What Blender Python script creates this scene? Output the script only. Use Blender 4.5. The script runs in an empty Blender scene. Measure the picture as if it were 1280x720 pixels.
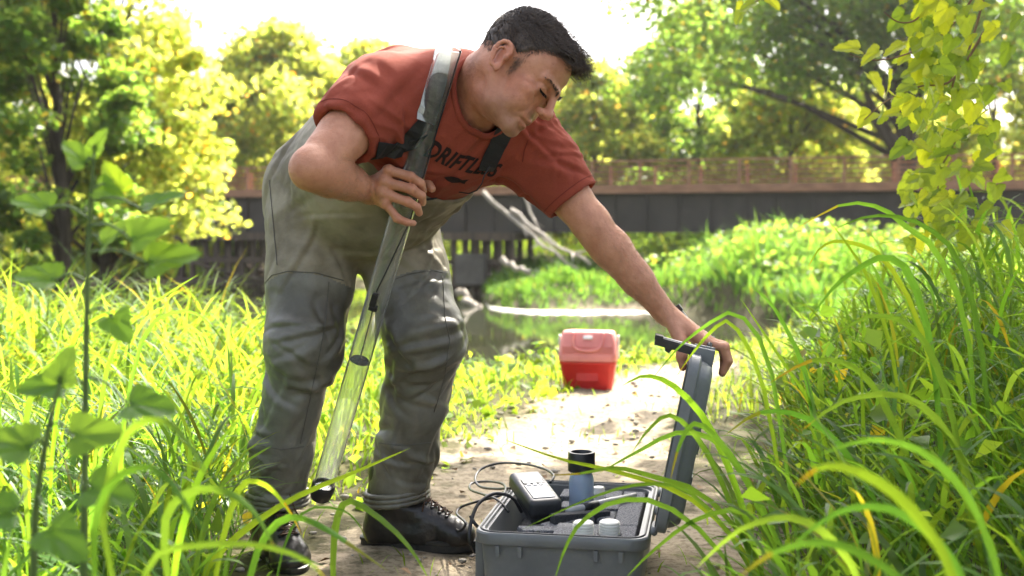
import bpy, bmesh, math, random, os
import numpy as np
from mathutils import Vector, Matrix, noise as mnoise
from mathutils.bvhtree import BVHTree

# ------------------------------------------------------------------ camera
SC = bpy.context.scene
COL = SC.collection
F_PX, CAM_Z, HORIZON = 1400.0, 0.90, 290.0
PITCH = math.atan((360.0 - HORIZON) / F_PX)
cam_data = bpy.data.cameras.new('camera')
cam = bpy.data.objects.new('camera', cam_data)
COL.objects.link(cam)
cam.location = (0, 0, CAM_Z)
cam.rotation_euler = (math.pi / 2 - PITCH, 0, 0)
cam_data.sensor_width = 36.0
cam_data.lens = F_PX / 1280 * 36.0
cam_data.clip_start = 0.05
cam_data.clip_end = 2000
cam_data.dof.use_dof = True
cam_data.dof.focus_distance = 2.78
cam_data.dof.aperture_fstop = 3.3
SC.camera = cam

# ------------------------------------------------------------------ world, sun, exposure
SUN_AZ, SUN_EL = math.radians(24), math.radians(47)      # azimuth from +Y towards +X
world = bpy.data.worlds.new('World')
SC.world = world
world.use_nodes = True
nt = world.node_tree
sky = nt.nodes.new('ShaderNodeTexSky')
sky.sky_type = 'NISHITA'
sky.sun_disc = False
sky.sun_elevation = SUN_EL
sky.sun_rotation = SUN_AZ
sky.air_density = 0.7
sky.dust_density = 6.0
sky.ozone_density = 0.6
bg = nt.nodes['Background']
bg.inputs['Strength'].default_value = 0.14
hsv = nt.nodes.new('ShaderNodeHueSaturation'); hsv.inputs['Saturation'].default_value = 0.55      # pale, hazy summer sky
nt.links.new(sky.outputs[0], hsv.inputs['Color']); nt.links.new(hsv.outputs[0], bg.inputs['Color'])
sun_data = bpy.data.lights.new('sun', 'SUN')
sun_data.energy = 5.0
sun_data.angle = math.radians(0.5)
sun_data.color = (1.0, 0.94, 0.82)
sun = bpy.data.objects.new('sun', sun_data)
COL.objects.link(sun)
to_sun = Vector((math.sin(SUN_AZ) * math.cos(SUN_EL), math.cos(SUN_AZ) * math.cos(SUN_EL), math.sin(SUN_EL)))
sun.rotation_euler = to_sun.to_track_quat('Z', 'Y').to_euler()
sun.location = (6, 10, 14)
SC.view_settings.view_transform = 'Standard'
SC.view_settings.look = 'None'
SC.view_settings.gamma = 1.0
SC.view_settings.exposure = 2.08
SC.cycles.max_bounces = 10
SC.cycles.transparent_max_bounces = 16
SC.cycles.transmission_bounces = 10
SC.cycles.diffuse_bounces = 3
SC.cycles.glossy_bounces = 3
SC.cycles.sample_clamp_indirect = 6.0
SC.cycles.use_denoising = True
SC.cycles.caustics_reflective = False
SC.cycles.caustics_refractive = False

rng = random.Random(7)
nrng = np.random.default_rng(7)

def P(px, py, Y):
    """point seen at photograph pixel (px, py) that stands at depth Y"""
    cp, sp = math.cos(PITCH), math.sin(PITCH)
    u, v = (px - 640) / F_PX, (360 - py) / F_PX
    d = np.array([u, cp + v * sp, -sp + v * cp])
    return np.array([0, 0, CAM_Z]) + d * (Y / d[1])

# ------------------------------------------------------------------ helpers: objects
def thing(name, label, cat, loc=(0, 0, 0), group=None, kind=None):
    o = bpy.data.objects.new(name, None)
    o.empty_display_size = 0.1
    COL.objects.link(o)
    o.location = loc
    tag(o, label, cat, group, kind)
    return o

def tag(o, label=None, cat=None, group=None, kind=None):
    if label: o['label'] = label
    if cat: o['category'] = cat
    if group: o['group'] = group
    if kind: o['kind'] = kind
    return o

def attach(o, parent):
    if parent is not None:
        o.parent = parent
        bpy.context.view_layer.update() if False else None
        o.matrix_parent_inverse = world_inv(parent)
    return o

def world_inv(p):
    m = Matrix.Identity(4)
    chain = []
    while p is not None:
        chain.append(p); p = p.parent
    for q in reversed(chain):
        m = m @ (q.matrix_parent_inverse if q.parent else Matrix.Identity(4)) @ q.matrix_basis
    return m.inverted()

def mesh_obj(name, verts, faces, mat, parent=None, smooth=True):
    """one mesh object from world-space vertices; faces a list or an (n,3|4) array"""
    me = bpy.data.meshes.new(name)
    if isinstance(faces, np.ndarray):
        verts = np.asarray(verts, np.float32)
        n, k = faces.shape
        me.vertices.add(len(verts)); me.vertices.foreach_set('co', verts.ravel())
        me.loops.add(n * k); me.loops.foreach_set('vertex_index', faces.astype(np.int32).ravel())
        me.polygons.add(n)
        me.polygons.foreach_set('loop_start', np.arange(0, n * k, k, dtype=np.int32))
        me.update(calc_edges=True)
    else:
        me.from_pydata([tuple(map(float, v)) for v in verts], [], faces)
    if smooth:
        me.polygons.foreach_set('use_smooth', np.ones(len(me.polygons), bool))
    for m in (mat if isinstance(mat, (list, tuple)) else [mat]):
        me.materials.append(m)
    me.update()
    o = bpy.data.objects.new(name, me)
    COL.objects.link(o)
    return attach(o, parent)

class MB:
    """collects boxes, tubes and sheets into one mesh"""
    def __init__(s): s.v, s.f = [], []
    def add(s, v, f):
        b = len(s.v); s.v += [tuple(map(float, p)) for p in v]; s.f += [tuple(i + b for i in q) for q in f]; return s
    def box(s, c, half, M=None, bevel=0.0):
        M = np.eye(3) if M is None else np.asarray(M)
        c = np.asarray(c, float); hx, hy, hz = half
        if bevel <= 0:
            v = [c + M @ np.array([sx * hx, sy * hy, sz * hz]) for sx in (-1, 1) for sy in (-1, 1) for sz in (-1, 1)]
            return s.add(v, [(0, 1, 3, 2), (4, 6, 7, 5), (0, 4, 5, 1), (2, 3, 7, 6), (0, 2, 6, 4), (1, 5, 7, 3)])
        bm = bmesh.new(); bmesh.ops.create_cube(bm, size=2)
        for v in bm.verts: v.co = Vector((v.co.x * hx, v.co.y * hy, v.co.z * hz))
        bmesh.ops.bevel(bm, geom=list(bm.edges), offset=bevel, segments=2, affect='EDGES', profile=0.6)
        vs = [c + M @ np.array(v.co) for v in bm.verts]
        fs = [tuple(v.index for v in f.verts) for f in bm.faces]; bm.free()
        return s.add(vs, fs)
    def tube(s, pts, radii, n=8, caps=True, closed=False):
        pts = [np.asarray(p, float) for p in pts]
        if not hasattr(radii, '__len__'): radii = [radii] * len(pts)
        v, f = [], []
        prev = None; m = len(pts)
        for i, p in enumerate(pts):
            a = pts[(i - 1) % m] if closed else pts[max(i - 1, 0)]
            b = pts[(i + 1) % m] if closed else pts[min(i + 1, m - 1)]
            t = b - a; t = t / (np.linalg.norm(t) + 1e-9)
            if prev is None:
                w = np.array([0, 0, 1.0]) if abs(t[2]) < 0.9 else np.array([1.0, 0, 0])
            else: w = prev
            u = w - t * np.dot(w, t); u /= np.linalg.norm(u) + 1e-9; prev = u
            q = np.cross(t, u)
            for j in range(n):
                an = 2 * math.pi * j / n
                v.append(p + (u * math.cos(an) + q * math.sin(an)) * radii[i])
        for i in range(m if closed else m - 1):
            k = (i + 1) % m
            for j in range(n):
                f.append((i * n + j, i * n + (j + 1) % n, k * n + (j + 1) % n, k * n + j))
        if caps and not closed:
            f.append(tuple(range(n - 1, -1, -1))); f.append(tuple((m - 1) * n + j for j in range(n)))
        return s.add(v, f)
    def lathe(s, c, M, prof, n=32):
        """prof: list of (r, z) turned round the local z axis"""
        c = np.asarray(c, float); M = np.asarray(M); v, f = [], []
        for r, z in prof:
            for j in range(n):
                an = 2 * math.pi * j / n
                v.append(c + M @ np.array([r * math.cos(an), r * math.sin(an), z]))
        for i in range(len(prof) - 1):
            for j in range(n):
                f.append((i * n + j, i * n + (j + 1) % n, (i + 1) * n + (j + 1) % n, (i + 1) * n + j))
        return s.add(v, f)
    def build(s, name, mat, parent=None, smooth=False, autosmooth=None):
        o = mesh_obj(name, s.v, s.f, mat, parent, smooth)
        if autosmooth is not None:
            me = o.data
            bm = bmesh.new(); bm.from_mesh(me)
            for fc in bm.faces: fc.smooth = True
            for e in bm.edges:
                e.smooth = not (len(e.link_faces) == 2 and e.calc_face_angle(0) > math.radians(autosmooth))
            bm.to_mesh(me); bm.free()
        return o

def unit(v):
    v = np.asarray(v, float); return v / (np.linalg.norm(v) + 1e-12)

def basis(x, y, z): return np.stack([unit(x), unit(y), unit(z)], 1)

# ------------------------------------------------------------------ helpers: materials
def mat_new(name):
    m = bpy.data.materials.new(name); m.use_nodes = True
    nt = m.node_tree; b = nt.nodes['Principled BSDF']
    return m, nt, b

def noise_ramp(nt, scale, stops, detail=5, rough=0.6, coord='Object', distort=0.0, stretch=None):
    tc = nt.nodes.new('ShaderNodeTexCoord')
    nz = nt.nodes.new('ShaderNodeTexNoise')
    nz.inputs['Scale'].default_value = scale; nz.inputs['Detail'].default_value = detail
    nz.inputs['Roughness'].default_value = rough; nz.inputs['Distortion'].default_value = distort
    src = tc.outputs[coord]
    if stretch:
        mp = nt.nodes.new('ShaderNodeMapping'); mp.inputs['Scale'].default_value = stretch
        nt.links.new(src, mp.inputs[0]); src = mp.outputs[0]
    nt.links.new(src, nz.inputs['Vector'])
    r = nt.nodes.new('ShaderNodeValToRGB')
    el = r.color_ramp.elements
    while len(el) < len(stops): el.new(0.5)
    for e, (p, c) in zip(el, stops):
        e.position = p; e.color = (*c, 1) if len(c) == 3 else c
    nt.links.new(nz.outputs['Fac'], r.inputs[0])
    return r, nz

def add_bump(nt, b, scale, strength, dist=0.002, detail=4, stretch=None, prev=None):
    tc = nt.nodes.new('ShaderNodeTexCoord')
    nz = nt.nodes.new('ShaderNodeTexNoise'); nz.inputs['Scale'].default_value = scale; nz.inputs['Detail'].default_value = detail
    src = tc.outputs['Object']
    if stretch:
        mp = nt.nodes.new('ShaderNodeMapping'); mp.inputs['Scale'].default_value = stretch
        nt.links.new(src, mp.inputs[0]); src = mp.outputs[0]
    nt.links.new(src, nz.inputs['Vector'])
    bp = nt.nodes.new('ShaderNodeBump'); bp.inputs['Strength'].default_value = strength; bp.inputs['Distance'].default_value = dist
    nt.links.new(nz.outputs['Fac'], bp.inputs['Height'])
    if prev is not None: nt.links.new(prev.outputs[0], bp.inputs['Normal'])
    nt.links.new(bp.outputs[0], b.inputs['Normal'])
    return bp

def simple_mat(name, c1, c2=None, scale=20, rough=0.6, metallic=0.0, bump=None, stretch=None, spec=0.5, lo=0.35, hi=0.65, detail=5):
    m, nt, b = mat_new(name)
    if c2 is None: c2 = tuple(x * 0.75 for x in c1)
    r, _ = noise_ramp(nt, scale, [(lo, c2), (hi, c1)], stretch=stretch, detail=detail)
    nt.links.new(r.outputs[0], b.inputs['Base Color'])
    b.inputs['Roughness'].default_value = rough
    b.inputs['Metallic'].default_value = metallic
    b.inputs['Specular IOR Level'].default_value = spec
    if bump: add_bump(nt, b, *bump)
    return m

def leaf_mat(name, c_dark, c_light, trans, rough=0.45, mix=0.5, scale=3.0, coord='Object', spec=0.4):
    """leaf: glossy diffuse front mixed with translucency, hue varied by position"""
    m, nt, b = mat_new(name)
    r, nz = noise_ramp(nt, scale, [(0.3, c_dark), (0.7, c_light)], detail=3, coord=coord)
    at = nt.nodes.new('ShaderNodeAttribute'); at.attribute_name = 'tint'
    hs = nt.nodes.new('ShaderNodeMix'); hs.data_type = 'RGBA'; hs.blend_type = 'MULTIPLY'; hs.inputs[0].default_value = 1.0
    nt.links.new(r.outputs[0], hs.inputs[6]); nt.links.new(at.outputs['Color'], hs.inputs[7])
    nt.links.new(hs.outputs[2], b.inputs['Base Color'])
    b.inputs['Roughness'].default_value = rough; b.inputs['Specular IOR Level'].default_value = spec
    tr = nt.nodes.new('ShaderNodeBsdfTranslucent')
    tm = nt.nodes.new('ShaderNodeMix'); tm.data_type = 'RGBA'; tm.blend_type = 'MULTIPLY'; tm.inputs[0].default_value = 1.0
    tm.inputs[6].default_value = (*trans, 1); nt.links.new(at.outputs['Color'], tm.inputs[7])
    nt.links.new(tm.outputs[2], tr.inputs['Color'])
    mx = nt.nodes.new('ShaderNodeMixShader'); mx.inputs[0].default_value = mix
    out = nt.nodes['Material Output']
    nt.links.new(b.outputs[0], mx.inputs[1]); nt.links.new(tr.outputs[0], mx.inputs[2]); nt.links.new(mx.outputs[0], out.inputs['Surface'])
    return m

def set_tint(o, cols):
    """per-face tint of a leaf mesh (hue differences between leaves)"""
    me = o.data
    a = me.attributes.new('tint', 'FLOAT_COLOR', 'FACE')
    c = np.ones((len(me.polygons), 4), np.float32); c[:, :3] = cols
    a.data.foreach_set('color', c.ravel())
# ------------------------------------------------------------------ smooth solids: signed distance fields turned into one mesh
class Field:
    def __init__(s, lo, hi, h):
        s.lo = np.asarray(lo, float); s.h = h
        n = np.ceil((np.asarray(hi) - s.lo) / h).astype(int) + 1
        s.n = n; s.D = np.full(n, 0.06, np.float32)
        s.ax = [(s.lo[i] + h * np.arange(n[i])).astype(np.float32) for i in range(3)]
    def sl(s, lo, hi):
        a = np.clip(np.floor((lo - s.lo) / s.h).astype(int), 0, s.n); b = np.clip(np.ceil((hi - s.lo) / s.h).astype(int) + 1, 0, s.n)
        return a, b
    def put(s, lo, hi, fn, k=0.0, sub=False):
        m = k + 4 * s.h if not sub else k + 2 * s.h
        a, b = s.sl(np.asarray(lo) - m, np.asarray(hi) + m)
        if np.any(b <= a): return s
        X = s.ax[0][a[0]:b[0]][:, None, None]; Y = s.ax[1][a[1]:b[1]][None, :, None]; Z = s.ax[2][a[2]:b[2]][None, None, :]
        d = fn(X, Y, Z).astype(np.float32)
        V = s.D[a[0]:b[0], a[1]:b[1], a[2]:b[2]]
        if sub:
            d = -d
            if k > 0:
                h = np.maximum(k - np.abs(V - d), 0) / k; V[...] = np.maximum(V, d) + h * h * k * 0.25
            else: V[...] = np.maximum(V, d)
        else:
            if k > 0:
                h = np.maximum(k - np.abs(V - d), 0) / k; V[...] = np.minimum(V, d) - h * h * k * 0.25
            else: V[...] = np.minimum(V, d)
        return s
    def cone(s, a, b, ra, rb=None, k=0.0, w=None, sw=1.0, sub=False):
        """capsule a-b with radii ra, rb; flattened by sw along direction w"""
        rb = ra if rb is None else rb
        a = np.asarray(a, float); b = np.asarray(b, float); ab = b - a; L = max(float(ab @ ab), 1e-10)
        r = max(ra, rb) * max(1, sw)
        w = None if w is None else unit(w)
        def fn(X, Y, Z):
            x, y, z = X - a[0], Y - a[1], Z - a[2]
            t = np.clip((x * ab[0] + y * ab[1] + z * ab[2]) / L, 0, 1)
            x = x - t * ab[0]; y = y - t * ab[1]; z = z - t * ab[2]
            q = x * x + y * y + z * z
            if w is not None:
                e = x * w[0] + y * w[1] + z * w[2]
                q = q + e * e * (1 / sw ** 2 - 1)
            d = np.sqrt(np.maximum(q, 0)) - (ra + (rb - ra) * t)
            return d * min(1, sw)
        return s.put(np.minimum(a, b) - r, np.maximum(a, b) + r, fn, k, sub)
    def chain(s, pts, rad, k=0.01, w=None, sw=1.0):
        for i in range(len(pts) - 1): s.cone(pts[i], pts[i + 1], rad[i], rad[i + 1], k, w, sw)
        return s
    def ell(s, c, r, M=None, k=0.0, sub=False):
        c = np.asarray(c, float); r = np.asarray(r, float) * np.ones(3); M = np.eye(3) if M is None else np.asarray(M)
        ext = np.sqrt(((M * r) ** 2).sum(1))
        def fn(X, Y, Z):
            x, y, z = X - c[0], Y - c[1], Z - c[2]
            l = [(x * M[0, i] + y * M[1, i] + z * M[2, i]) / r[i] for i in range(3)]
            k0 = np.sqrt(l[0] ** 2 + l[1] ** 2 + l[2] ** 2)
            k1 = np.sqrt((l[0] / r[0]) ** 2 + (l[1] / r[1]) ** 2 + (l[2] / r[2]) ** 2) + 1e-6
            return k0 * (k0 - 1) / k1
        return s.put(c - ext, c + ext, fn, k, sub)
    def box(s, c, half, M=None, rnd=0.005, k=0.0, sub=False):
        c = np.asarray(c, float); hf = np.asarray(half, float) - rnd; M = np.eye(3) if M is None else np.asarray(M)
        ext = np.abs(M) @ np.asarray(half)
        def fn(X, Y, Z):
            x, y, z = X - c[0], Y - c[1], Z - c[2]
            q = [np.abs(x * M[0, i] + y * M[1, i] + z * M[2, i]) - hf[i] for i in range(3)]
            o = np.sqrt(np.maximum(q[0], 0) ** 2 + np.maximum(q[1], 0) ** 2 + np.maximum(q[2], 0) ** 2)
            return o + np.minimum(np.maximum(q[0], np.maximum(q[1], q[2])), 0) - rnd
        return s.put(c - ext, c + ext, fn, k, sub)
    def cut(s, p, n, k=0.0, lo=None, hi=None):
        """remove what lies on the side of plane (p, n) that n points to; only inside the box lo-hi"""
        p = np.asarray(p, float); n = unit(n)
        lo = s.lo if lo is None else lo; hi = s.lo + s.h * s.n if hi is None else hi
        return s.put(lo, hi, lambda X, Y, Z: -((X - p[0]) * n[0] + (Y - p[1]) * n[1] + (Z - p[2]) * n[2]), k, True)
    def mesh(s, smooth=1):
        D, h = s.D, s.h
        S = D < 0
        N = np.array(D.shape)
        act = np.zeros(N - 1, bool)
        base = S[:-1, :-1, :-1]
        for dx in (0, 1):
            for dy in (0, 1):
                for dz in (0, 1):
                    if dx or dy or dz:
                        act |= base != S[dx:N[0] - 1 + dx, dy:N[1] - 1 + dy, dz:N[2] - 1 + dz]
        I = np.argwhere(act)
        idx = np.full(N - 1, -1, np.int32); idx[act] = np.arange(len(I), dtype=np.int32)
        acc = np.zeros((len(I), 3)); cnt = np.zeros(len(I))
        for ax in range(3):
            o1, o2 = [i for i in range(3) if i != ax]
            for u in (0, 1):
                for v in (0, 1):
                    c0 = I.copy(); c0[:, o1] += u; c0[:, o2] += v
                    c1 = c0.copy(); c1[:, ax] += 1
                    d0 = D[c0[:, 0], c0[:, 1], c0[:, 2]]; d1 = D[c1[:, 0], c1[:, 1], c1[:, 2]]
                    m = (d0 < 0) != (d1 < 0)
                    t = np.where(m, d0 / np.where(m, d0 - d1, 1), 0)
                    pt = np.zeros((len(I), 3)); pt[:, o1] = u; pt[:, o2] = v; pt[:, ax] = t
                    acc[m] += pt[m]; cnt += m
        V = s.lo + h * (I + acc / cnt[:, None])
        F = []
        for ax in range(3):
            o1, o2 = (ax + 1) % 3, (ax + 2) % 3
            a = [slice(None)] * 3; b = [slice(None)] * 3
            a[ax] = slice(0, -1); b[ax] = slice(1, None)
            e = np.argwhere(S[tuple(a)] != S[tuple(b)])
            e = e[(e[:, o1] > 0) & (e[:, o2] > 0) & (e[:, o1] < N[o1] - 1) & (e[:, o2] < N[o2] - 1)]
            q = []
            for u, v in ((1, 1), (0, 1), (0, 0), (1, 0)):
                c = e.copy(); c[:, o1] -= u; c[:, o2] -= v; q.append(idx[c[:, 0], c[:, 1], c[:, 2]])
            q = np.stack(q, 1)
            flip = ~S[e[:, 0], e[:, 1], e[:, 2]]
            q[flip] = q[flip][:, ::-1]
            F.append(q)
        F = np.concatenate(F); F = F[(F >= 0).all(1)]
        for _ in range(smooth):
            A = np.zeros_like(V); C = np.zeros(len(V))
            for i in range(4):
                j = (i + 1) % 4
                np.add.at(A, F[:, i], V[F[:, j]]); np.add.at(A, F[:, j], V[F[:, i]])
                np.add.at(C, F[:, i], 1); np.add.at(C, F[:, j], 1)
            V = V * 0.5 + 0.5 * A / np.maximum(C, 1)[:, None]
        return V, F

def vnormals(V, F):
    n = np.cross(V[F[:, 2]] - V[F[:, 0]], V[F[:, 3]] - V[F[:, 1]])
    N = np.zeros_like(V)
    for i in range(4): np.add.at(N, F[:, i], n)
    return N / (np.linalg.norm(N, axis=1)[:, None] + 1e-12)

def vnoise(V, scale, seed=0.0):
    out = np.empty(len(V)); nz = mnoise.noise
    W = V * scale + seed
    for i, p in enumerate(W.tolist()): out[i] = nz(p)
    return out

def sub_mesh(V, F, keep):
    F = F[keep]; used = np.unique(F); m = np.full(len(V), -1, np.int64); m[used] = np.arange(len(used))
    return V[used], m[F]

def bvh_of(V, F): return BVHTree.FromPolygons([tuple(v) for v in V.tolist()], F.tolist())

def onto(bvh, px, py, off=0.002):
    """surface point seen at a photograph pixel, lifted off the surface"""
    o = Vector((0, 0, CAM_Z)); d = Vector(P(px, py, 3.0)) - o
    h = bvh.ray_cast(o, d.normalized())
    if h[0] is None: return None
    n = h[1] if h[1].dot(d) < 0 else -h[1]
    return np.array(h[0] + n * off)
# ================================================================== the setting: ground, path, water
WATER_Z = -2.1
def path_c(Y):
    return np.interp(Y, [0, 3.15, 4.67, 6.0, 7.4, 9.0, 12], [0.15, 0.10, 0.22, 0.55, 1.17, 1.95, 3.2])
def path_w(Y): return np.interp(Y, [0, 3.15, 4.67, 6.0, 7.3, 7.9, 8.4, 12], [1.9, 1.55, 1.12, 0.95, 0.85, 0.45, 0.02, 0.02])

def shore_far(X):        # where the far land begins, as depth Y
    return np.interp(X, [-60, -12, -5, -1.6, -0.9, 0.5, 2.5, 5.0, 7.0, 9.0, 14, 60], [66, 64, 62, 54, 44.5, 42.3, 42.0, 42.6, 40, 30, 22, 18])
def smooth01(t): t = np.clip(t, 0, 1); return t * t * (3 - 2 * t)
def height(X, Y):
    X = np.asarray(X, float); Y = np.asarray(Y, float)
    near = -2.9 * smooth01((Y - (6.5 + np.clip(X, -0.4, 5) * 1.0)) / 7.5)
    sf = shore_far(X)
    t = (Y - sf)
    far = -2.9 + 1.1 * smooth01((t + 2.0) / 3.2) + 1.5 * smooth01(t / 26) 
    far = far + 1.15 * np.exp(-((X - 9.5) / 5.0) ** 2 - ((Y - 41) / 6.0) ** 2) + 0.5 * np.exp(-((X - 1.8) / 2.4) ** 2 - ((Y - 46.0) / 2.2) ** 2)
    far = far + 2.2 * smooth01((Y - 66) / 40)
    bump = 0.015 * np.sin(X * 3.1 + Y * 1.3) * np.sin(Y * 2.3 - X) + 0.008 * np.sin(X * 9 + 1) * np.sin(Y * 7.7)
    r = smooth01((X - 13) / 12)
    nearR = near * (1 - r) + -0.4 * r * smooth01((Y - 12) / 10)
    return np.maximum(nearR, np.where(t > -8, far, -2.9)) + bump

gx = np.concatenate([np.linspace(-400, -40, 14)[:-1], np.linspace(-40, -4, 37)[:-1], np.linspace(-4, 4, 161)[:-1], np.linspace(4, 40, 37)[:-1], np.linspace(40, 400, 14)])
gy = np.concatenate([np.linspace(-40, 0, 10)[:-1], np.linspace(0, 10, 161)[:-1], np.linspace(10, 70, 61)[:-1], np.linspace(70, 900, 24)])
GX, GY = np.meshgrid(gx, gy, indexing='ij')
GZ = height(GX, GY)
pd = np.abs(GX - path_c(GY)) / (path_w(GY) * 0.5)
near_mask = (GY < 12) & (np.abs(GX) < 5)
micro = np.where(near_mask, 1.0, 0.0)
flatV = np.stack([GX, GY, GZ], -1).reshape(-1, 3)
mm = micro.ravel() > 0
nzv = np.zeros(len(flatV)); nzv[mm] = 0.014 * vnoise(flatV[mm], 3.0, 1) + 0.008 * vnoise(flatV[mm], 11, 2)
flatV[:, 2] += nzv
nX, nY = GX.shape
ii, jj = np.meshgrid(np.arange(nX - 1), np.arange(nY - 1), indexing='ij'); a0 = (ii * nY + jj).ravel()
GF = np.stack([a0, a0 + nY, a0 + nY + 1, a0 + 1], 1)
GROUND, nt_, b_ = mat_new('earth')
tan_, nzA = noise_ramp(nt_, 1.6, [(0.30, (0.17, 0.135, 0.09)), (0.5, (0.285, 0.235, 0.165)), (0.72, (0.37, 0.315, 0.23))], detail=9, rough=0.65)
spk_, _ = noise_ramp(nt_, 45, [(0.36, (0.45, 0.42, 0.38)), (0.52, (1, 1, 1))], detail=6)
mA = nt_.nodes.new('ShaderNodeMix'); mA.data_type = 'RGBA'; mA.blend_type = 'MULTIPLY'; mA.inputs[0].default_value = 0.8
nt_.links.new(tan_.outputs[0], mA.inputs[6]); nt_.links.new(spk_.outputs[0], mA.inputs[7])
soil_, _ = noise_ramp(nt_, 8, [(0.3, (0.035, 0.035, 0.015)), (0.7, (0.085, 0.075, 0.035))], detail=6)
at_ = nt_.nodes.new('ShaderNodeAttribute'); at_.attribute_name = 'wear'
wn_, _ = noise_ramp(nt_, 5.5, [(0.35, (0, 0, 0)), (0.65, (1, 1, 1))], detail=8, rough=0.7)
ad_ = nt_.nodes.new('ShaderNodeMath'); ad_.operation = 'MULTIPLY_ADD'; nt_.links.new(wn_.outputs[0], ad_.inputs[0]); ad_.inputs[1].default_value = 0.7
nt_.links.new(at_.outputs['Fac'], ad_.inputs[2])
gt_ = nt_.nodes.new('ShaderNodeMapRange'); gt_.inputs[1].default_value = 0.65; gt_.inputs[2].default_value = 1.0; nt_.links.new(ad_.outputs[0], gt_.inputs[0])
mB = nt_.nodes.new('ShaderNodeMix'); mB.data_type = 'RGBA'; nt_.links.new(gt_.outputs[0], mB.inputs[0]); nt_.links.new(soil_.outputs[0], mB.inputs[6]); nt_.links.new(mA.outputs[2], mB.inputs[7])
nt_.links.new(mB.outputs[2], b_.inputs['Base Color'])
b_.inputs['Roughness'].default_value = 0.95; b_.inputs['Specular IOR Level'].default_value = 0.15
bp_ = add_bump(nt_, b_, 14, 0.5, 0.03, detail=8); add_bump(nt_, b_, 90, 0.6, 0.006, prev=bp_)
ground = mesh_obj('ground', flatV, GF, GROUND); tag(ground, kind='structure')
wear = np.clip(1.25 - pd, 0, 1) * (GY < 14)
shore = np.clip(1 - np.abs(GZ - WATER_Z - 0.05) / 0.22, 0, 1) * (GY > 30)       # pale sandy edge of the far bank
wear = np.maximum(wear, shore).ravel()
a_ = ground.data.attributes.new('wear', 'FLOAT', 'POINT'); a_.data.foreach_set('value', wear.astype(np.float32))

def gz(x, y): return float(height(x, y))

WATER, nt_, b_ = mat_new('river_water')
b_.inputs['Base Color'].default_value = (0.03, 0.035, 0.018, 1); b_.inputs['Roughness'].default_value = 0.04; b_.inputs['IOR'].default_value = 1.33
r_, _ = noise_ramp(nt_, 0.35, [(0.35, (0.035, 0.034, 0.02)), (0.7, (0.022, 0.028, 0.012))]); nt_.links.new(r_.outputs[0], b_.inputs['Base Color'])
add_bump(nt_, b_, 1.3, 0.12, 0.05, detail=3, stretch=(1, 0.35, 1))
wx = np.linspace(-120, 120, 25); wy = np.linspace(9, 140, 40)
WXX, WYY = np.meshgrid(wx, wy, indexing='ij'); ii, jj = np.meshgrid(np.arange(24), np.arange(39), indexing='ij'); a0 = (ii * 40 + jj).ravel()
water = mesh_obj('water', np.stack([WXX, WYY, np.full_like(WXX, WATER_Z)], -1).reshape(-1, 3), np.stack([a0, a0 + 40, a0 + 41, a0 + 1], 1), WATER); tag(water, kind='structure')

# pale foam and silt lying along the waterline of the far bank: a low strip of wet sand
SAND = simple_mat('wet_sand', (0.62, 0.60, 0.54), (0.45, 0.43, 0.37), 2.5, 0.5)
v, f = [], []
xs = np.linspace(-1.25, 6.6, 60)
for i, x in enumerate(xs):
    y = float(shore_far(x)); wob = 0.16 * math.sin(i * 1.7) + 0.1 * math.sin(i * 0.6)
    yy = y - 0.55 + wob
    if x < -0.8: yy += (-(x + 0.8)) * 3
    for dy, z in ((-0.65, -0.05), (-0.5, 0.035), (0.0, 0.06), (0.7, 0.05), (0.75, -0.05)): v.append((x, yy + dy, WATER_Z + z))
for i in range(59):
    for k in range(4): f.append((i * 5 + k, (i + 1) * 5 + k, (i + 1) * 5 + k + 1, i * 5 + k + 1))
sand = mesh_obj('sand_bar', v, f, SAND); tag(sand, kind='structure')

# ------------------------------------------------------------------ the bridge
RUSTWOOD = simple_mat('weathered_red_wood', (0.42, 0.215, 0.125), (0.26, 0.13, 0.078), 1.5, 0.8, stretch=(0.4, 3, 3))
GIRD = simple_mat('dark_steel', (0.056, 0.043, 0.037), (0.034, 0.026, 0.022), 0.7, 0.6)
TIMBER = simple_mat('old_timber', (0.13, 0.092, 0.066), (0.06, 0.045, 0.035), 1.2, 0.9, stretch=(3, 3, 0.4))
PALEWOOD = simple_mat('bleached_wood', (0.50, 0.44, 0.37), (0.30, 0.26, 0.215), 3.0, 0.85)
CONC = simple_mat('pier_concrete', (0.15, 0.135, 0.115), (0.09, 0.08, 0.07), 1.0, 0.9)
bA, bB = P(1000, 290, 50.0), P(300, 292, 58.0)
bdir = bB - bA; bdir[2] = 0; bdir = unit(bdir); bnor = unit(np.cross([0, 0, 1], bdir))
if bnor[1] > 0: bnor = -bnor                       # towards the camera
zb = 0.93
def BR(s, d, z): return np.array([bA[0], bA[1], 0]) + bdir * s - bnor * d + np.array([0, 0, z])    # along, back, up
BM = basis(bdir, -bnor, [0, 0, 1])
S0, S1 = -32.0, 78.0
bridge = thing('footbridge', 'dark steel girder footbridge with rust brown railing across the river', 'bridge', tuple(BR(0, 0, WATER_Z)))
for d in (0.0, 3.6):
    mb = MB()
    mb.box(BR((S0 + S1) / 2, d, zb + 0.86), ((S1 - S0) / 2, 0.02, 0.86), BM)
    mb.box(BR((S0 + S1) / 2, d, zb - 0.03), ((S1 - S0) / 2, 0.2, 0.03), BM); mb.box(BR((S0 + S1) / 2, d, zb + 1.75), ((S1 - S0) / 2, 0.2, 0.03), BM)
    mb.build('girder', GIRD, bridge)
st = MB().box((0, 0, 0), (0.035, 0.085, 0.855), BM).build('stiffener', GIRD, bridge)
st0 = st
k = 0
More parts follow.
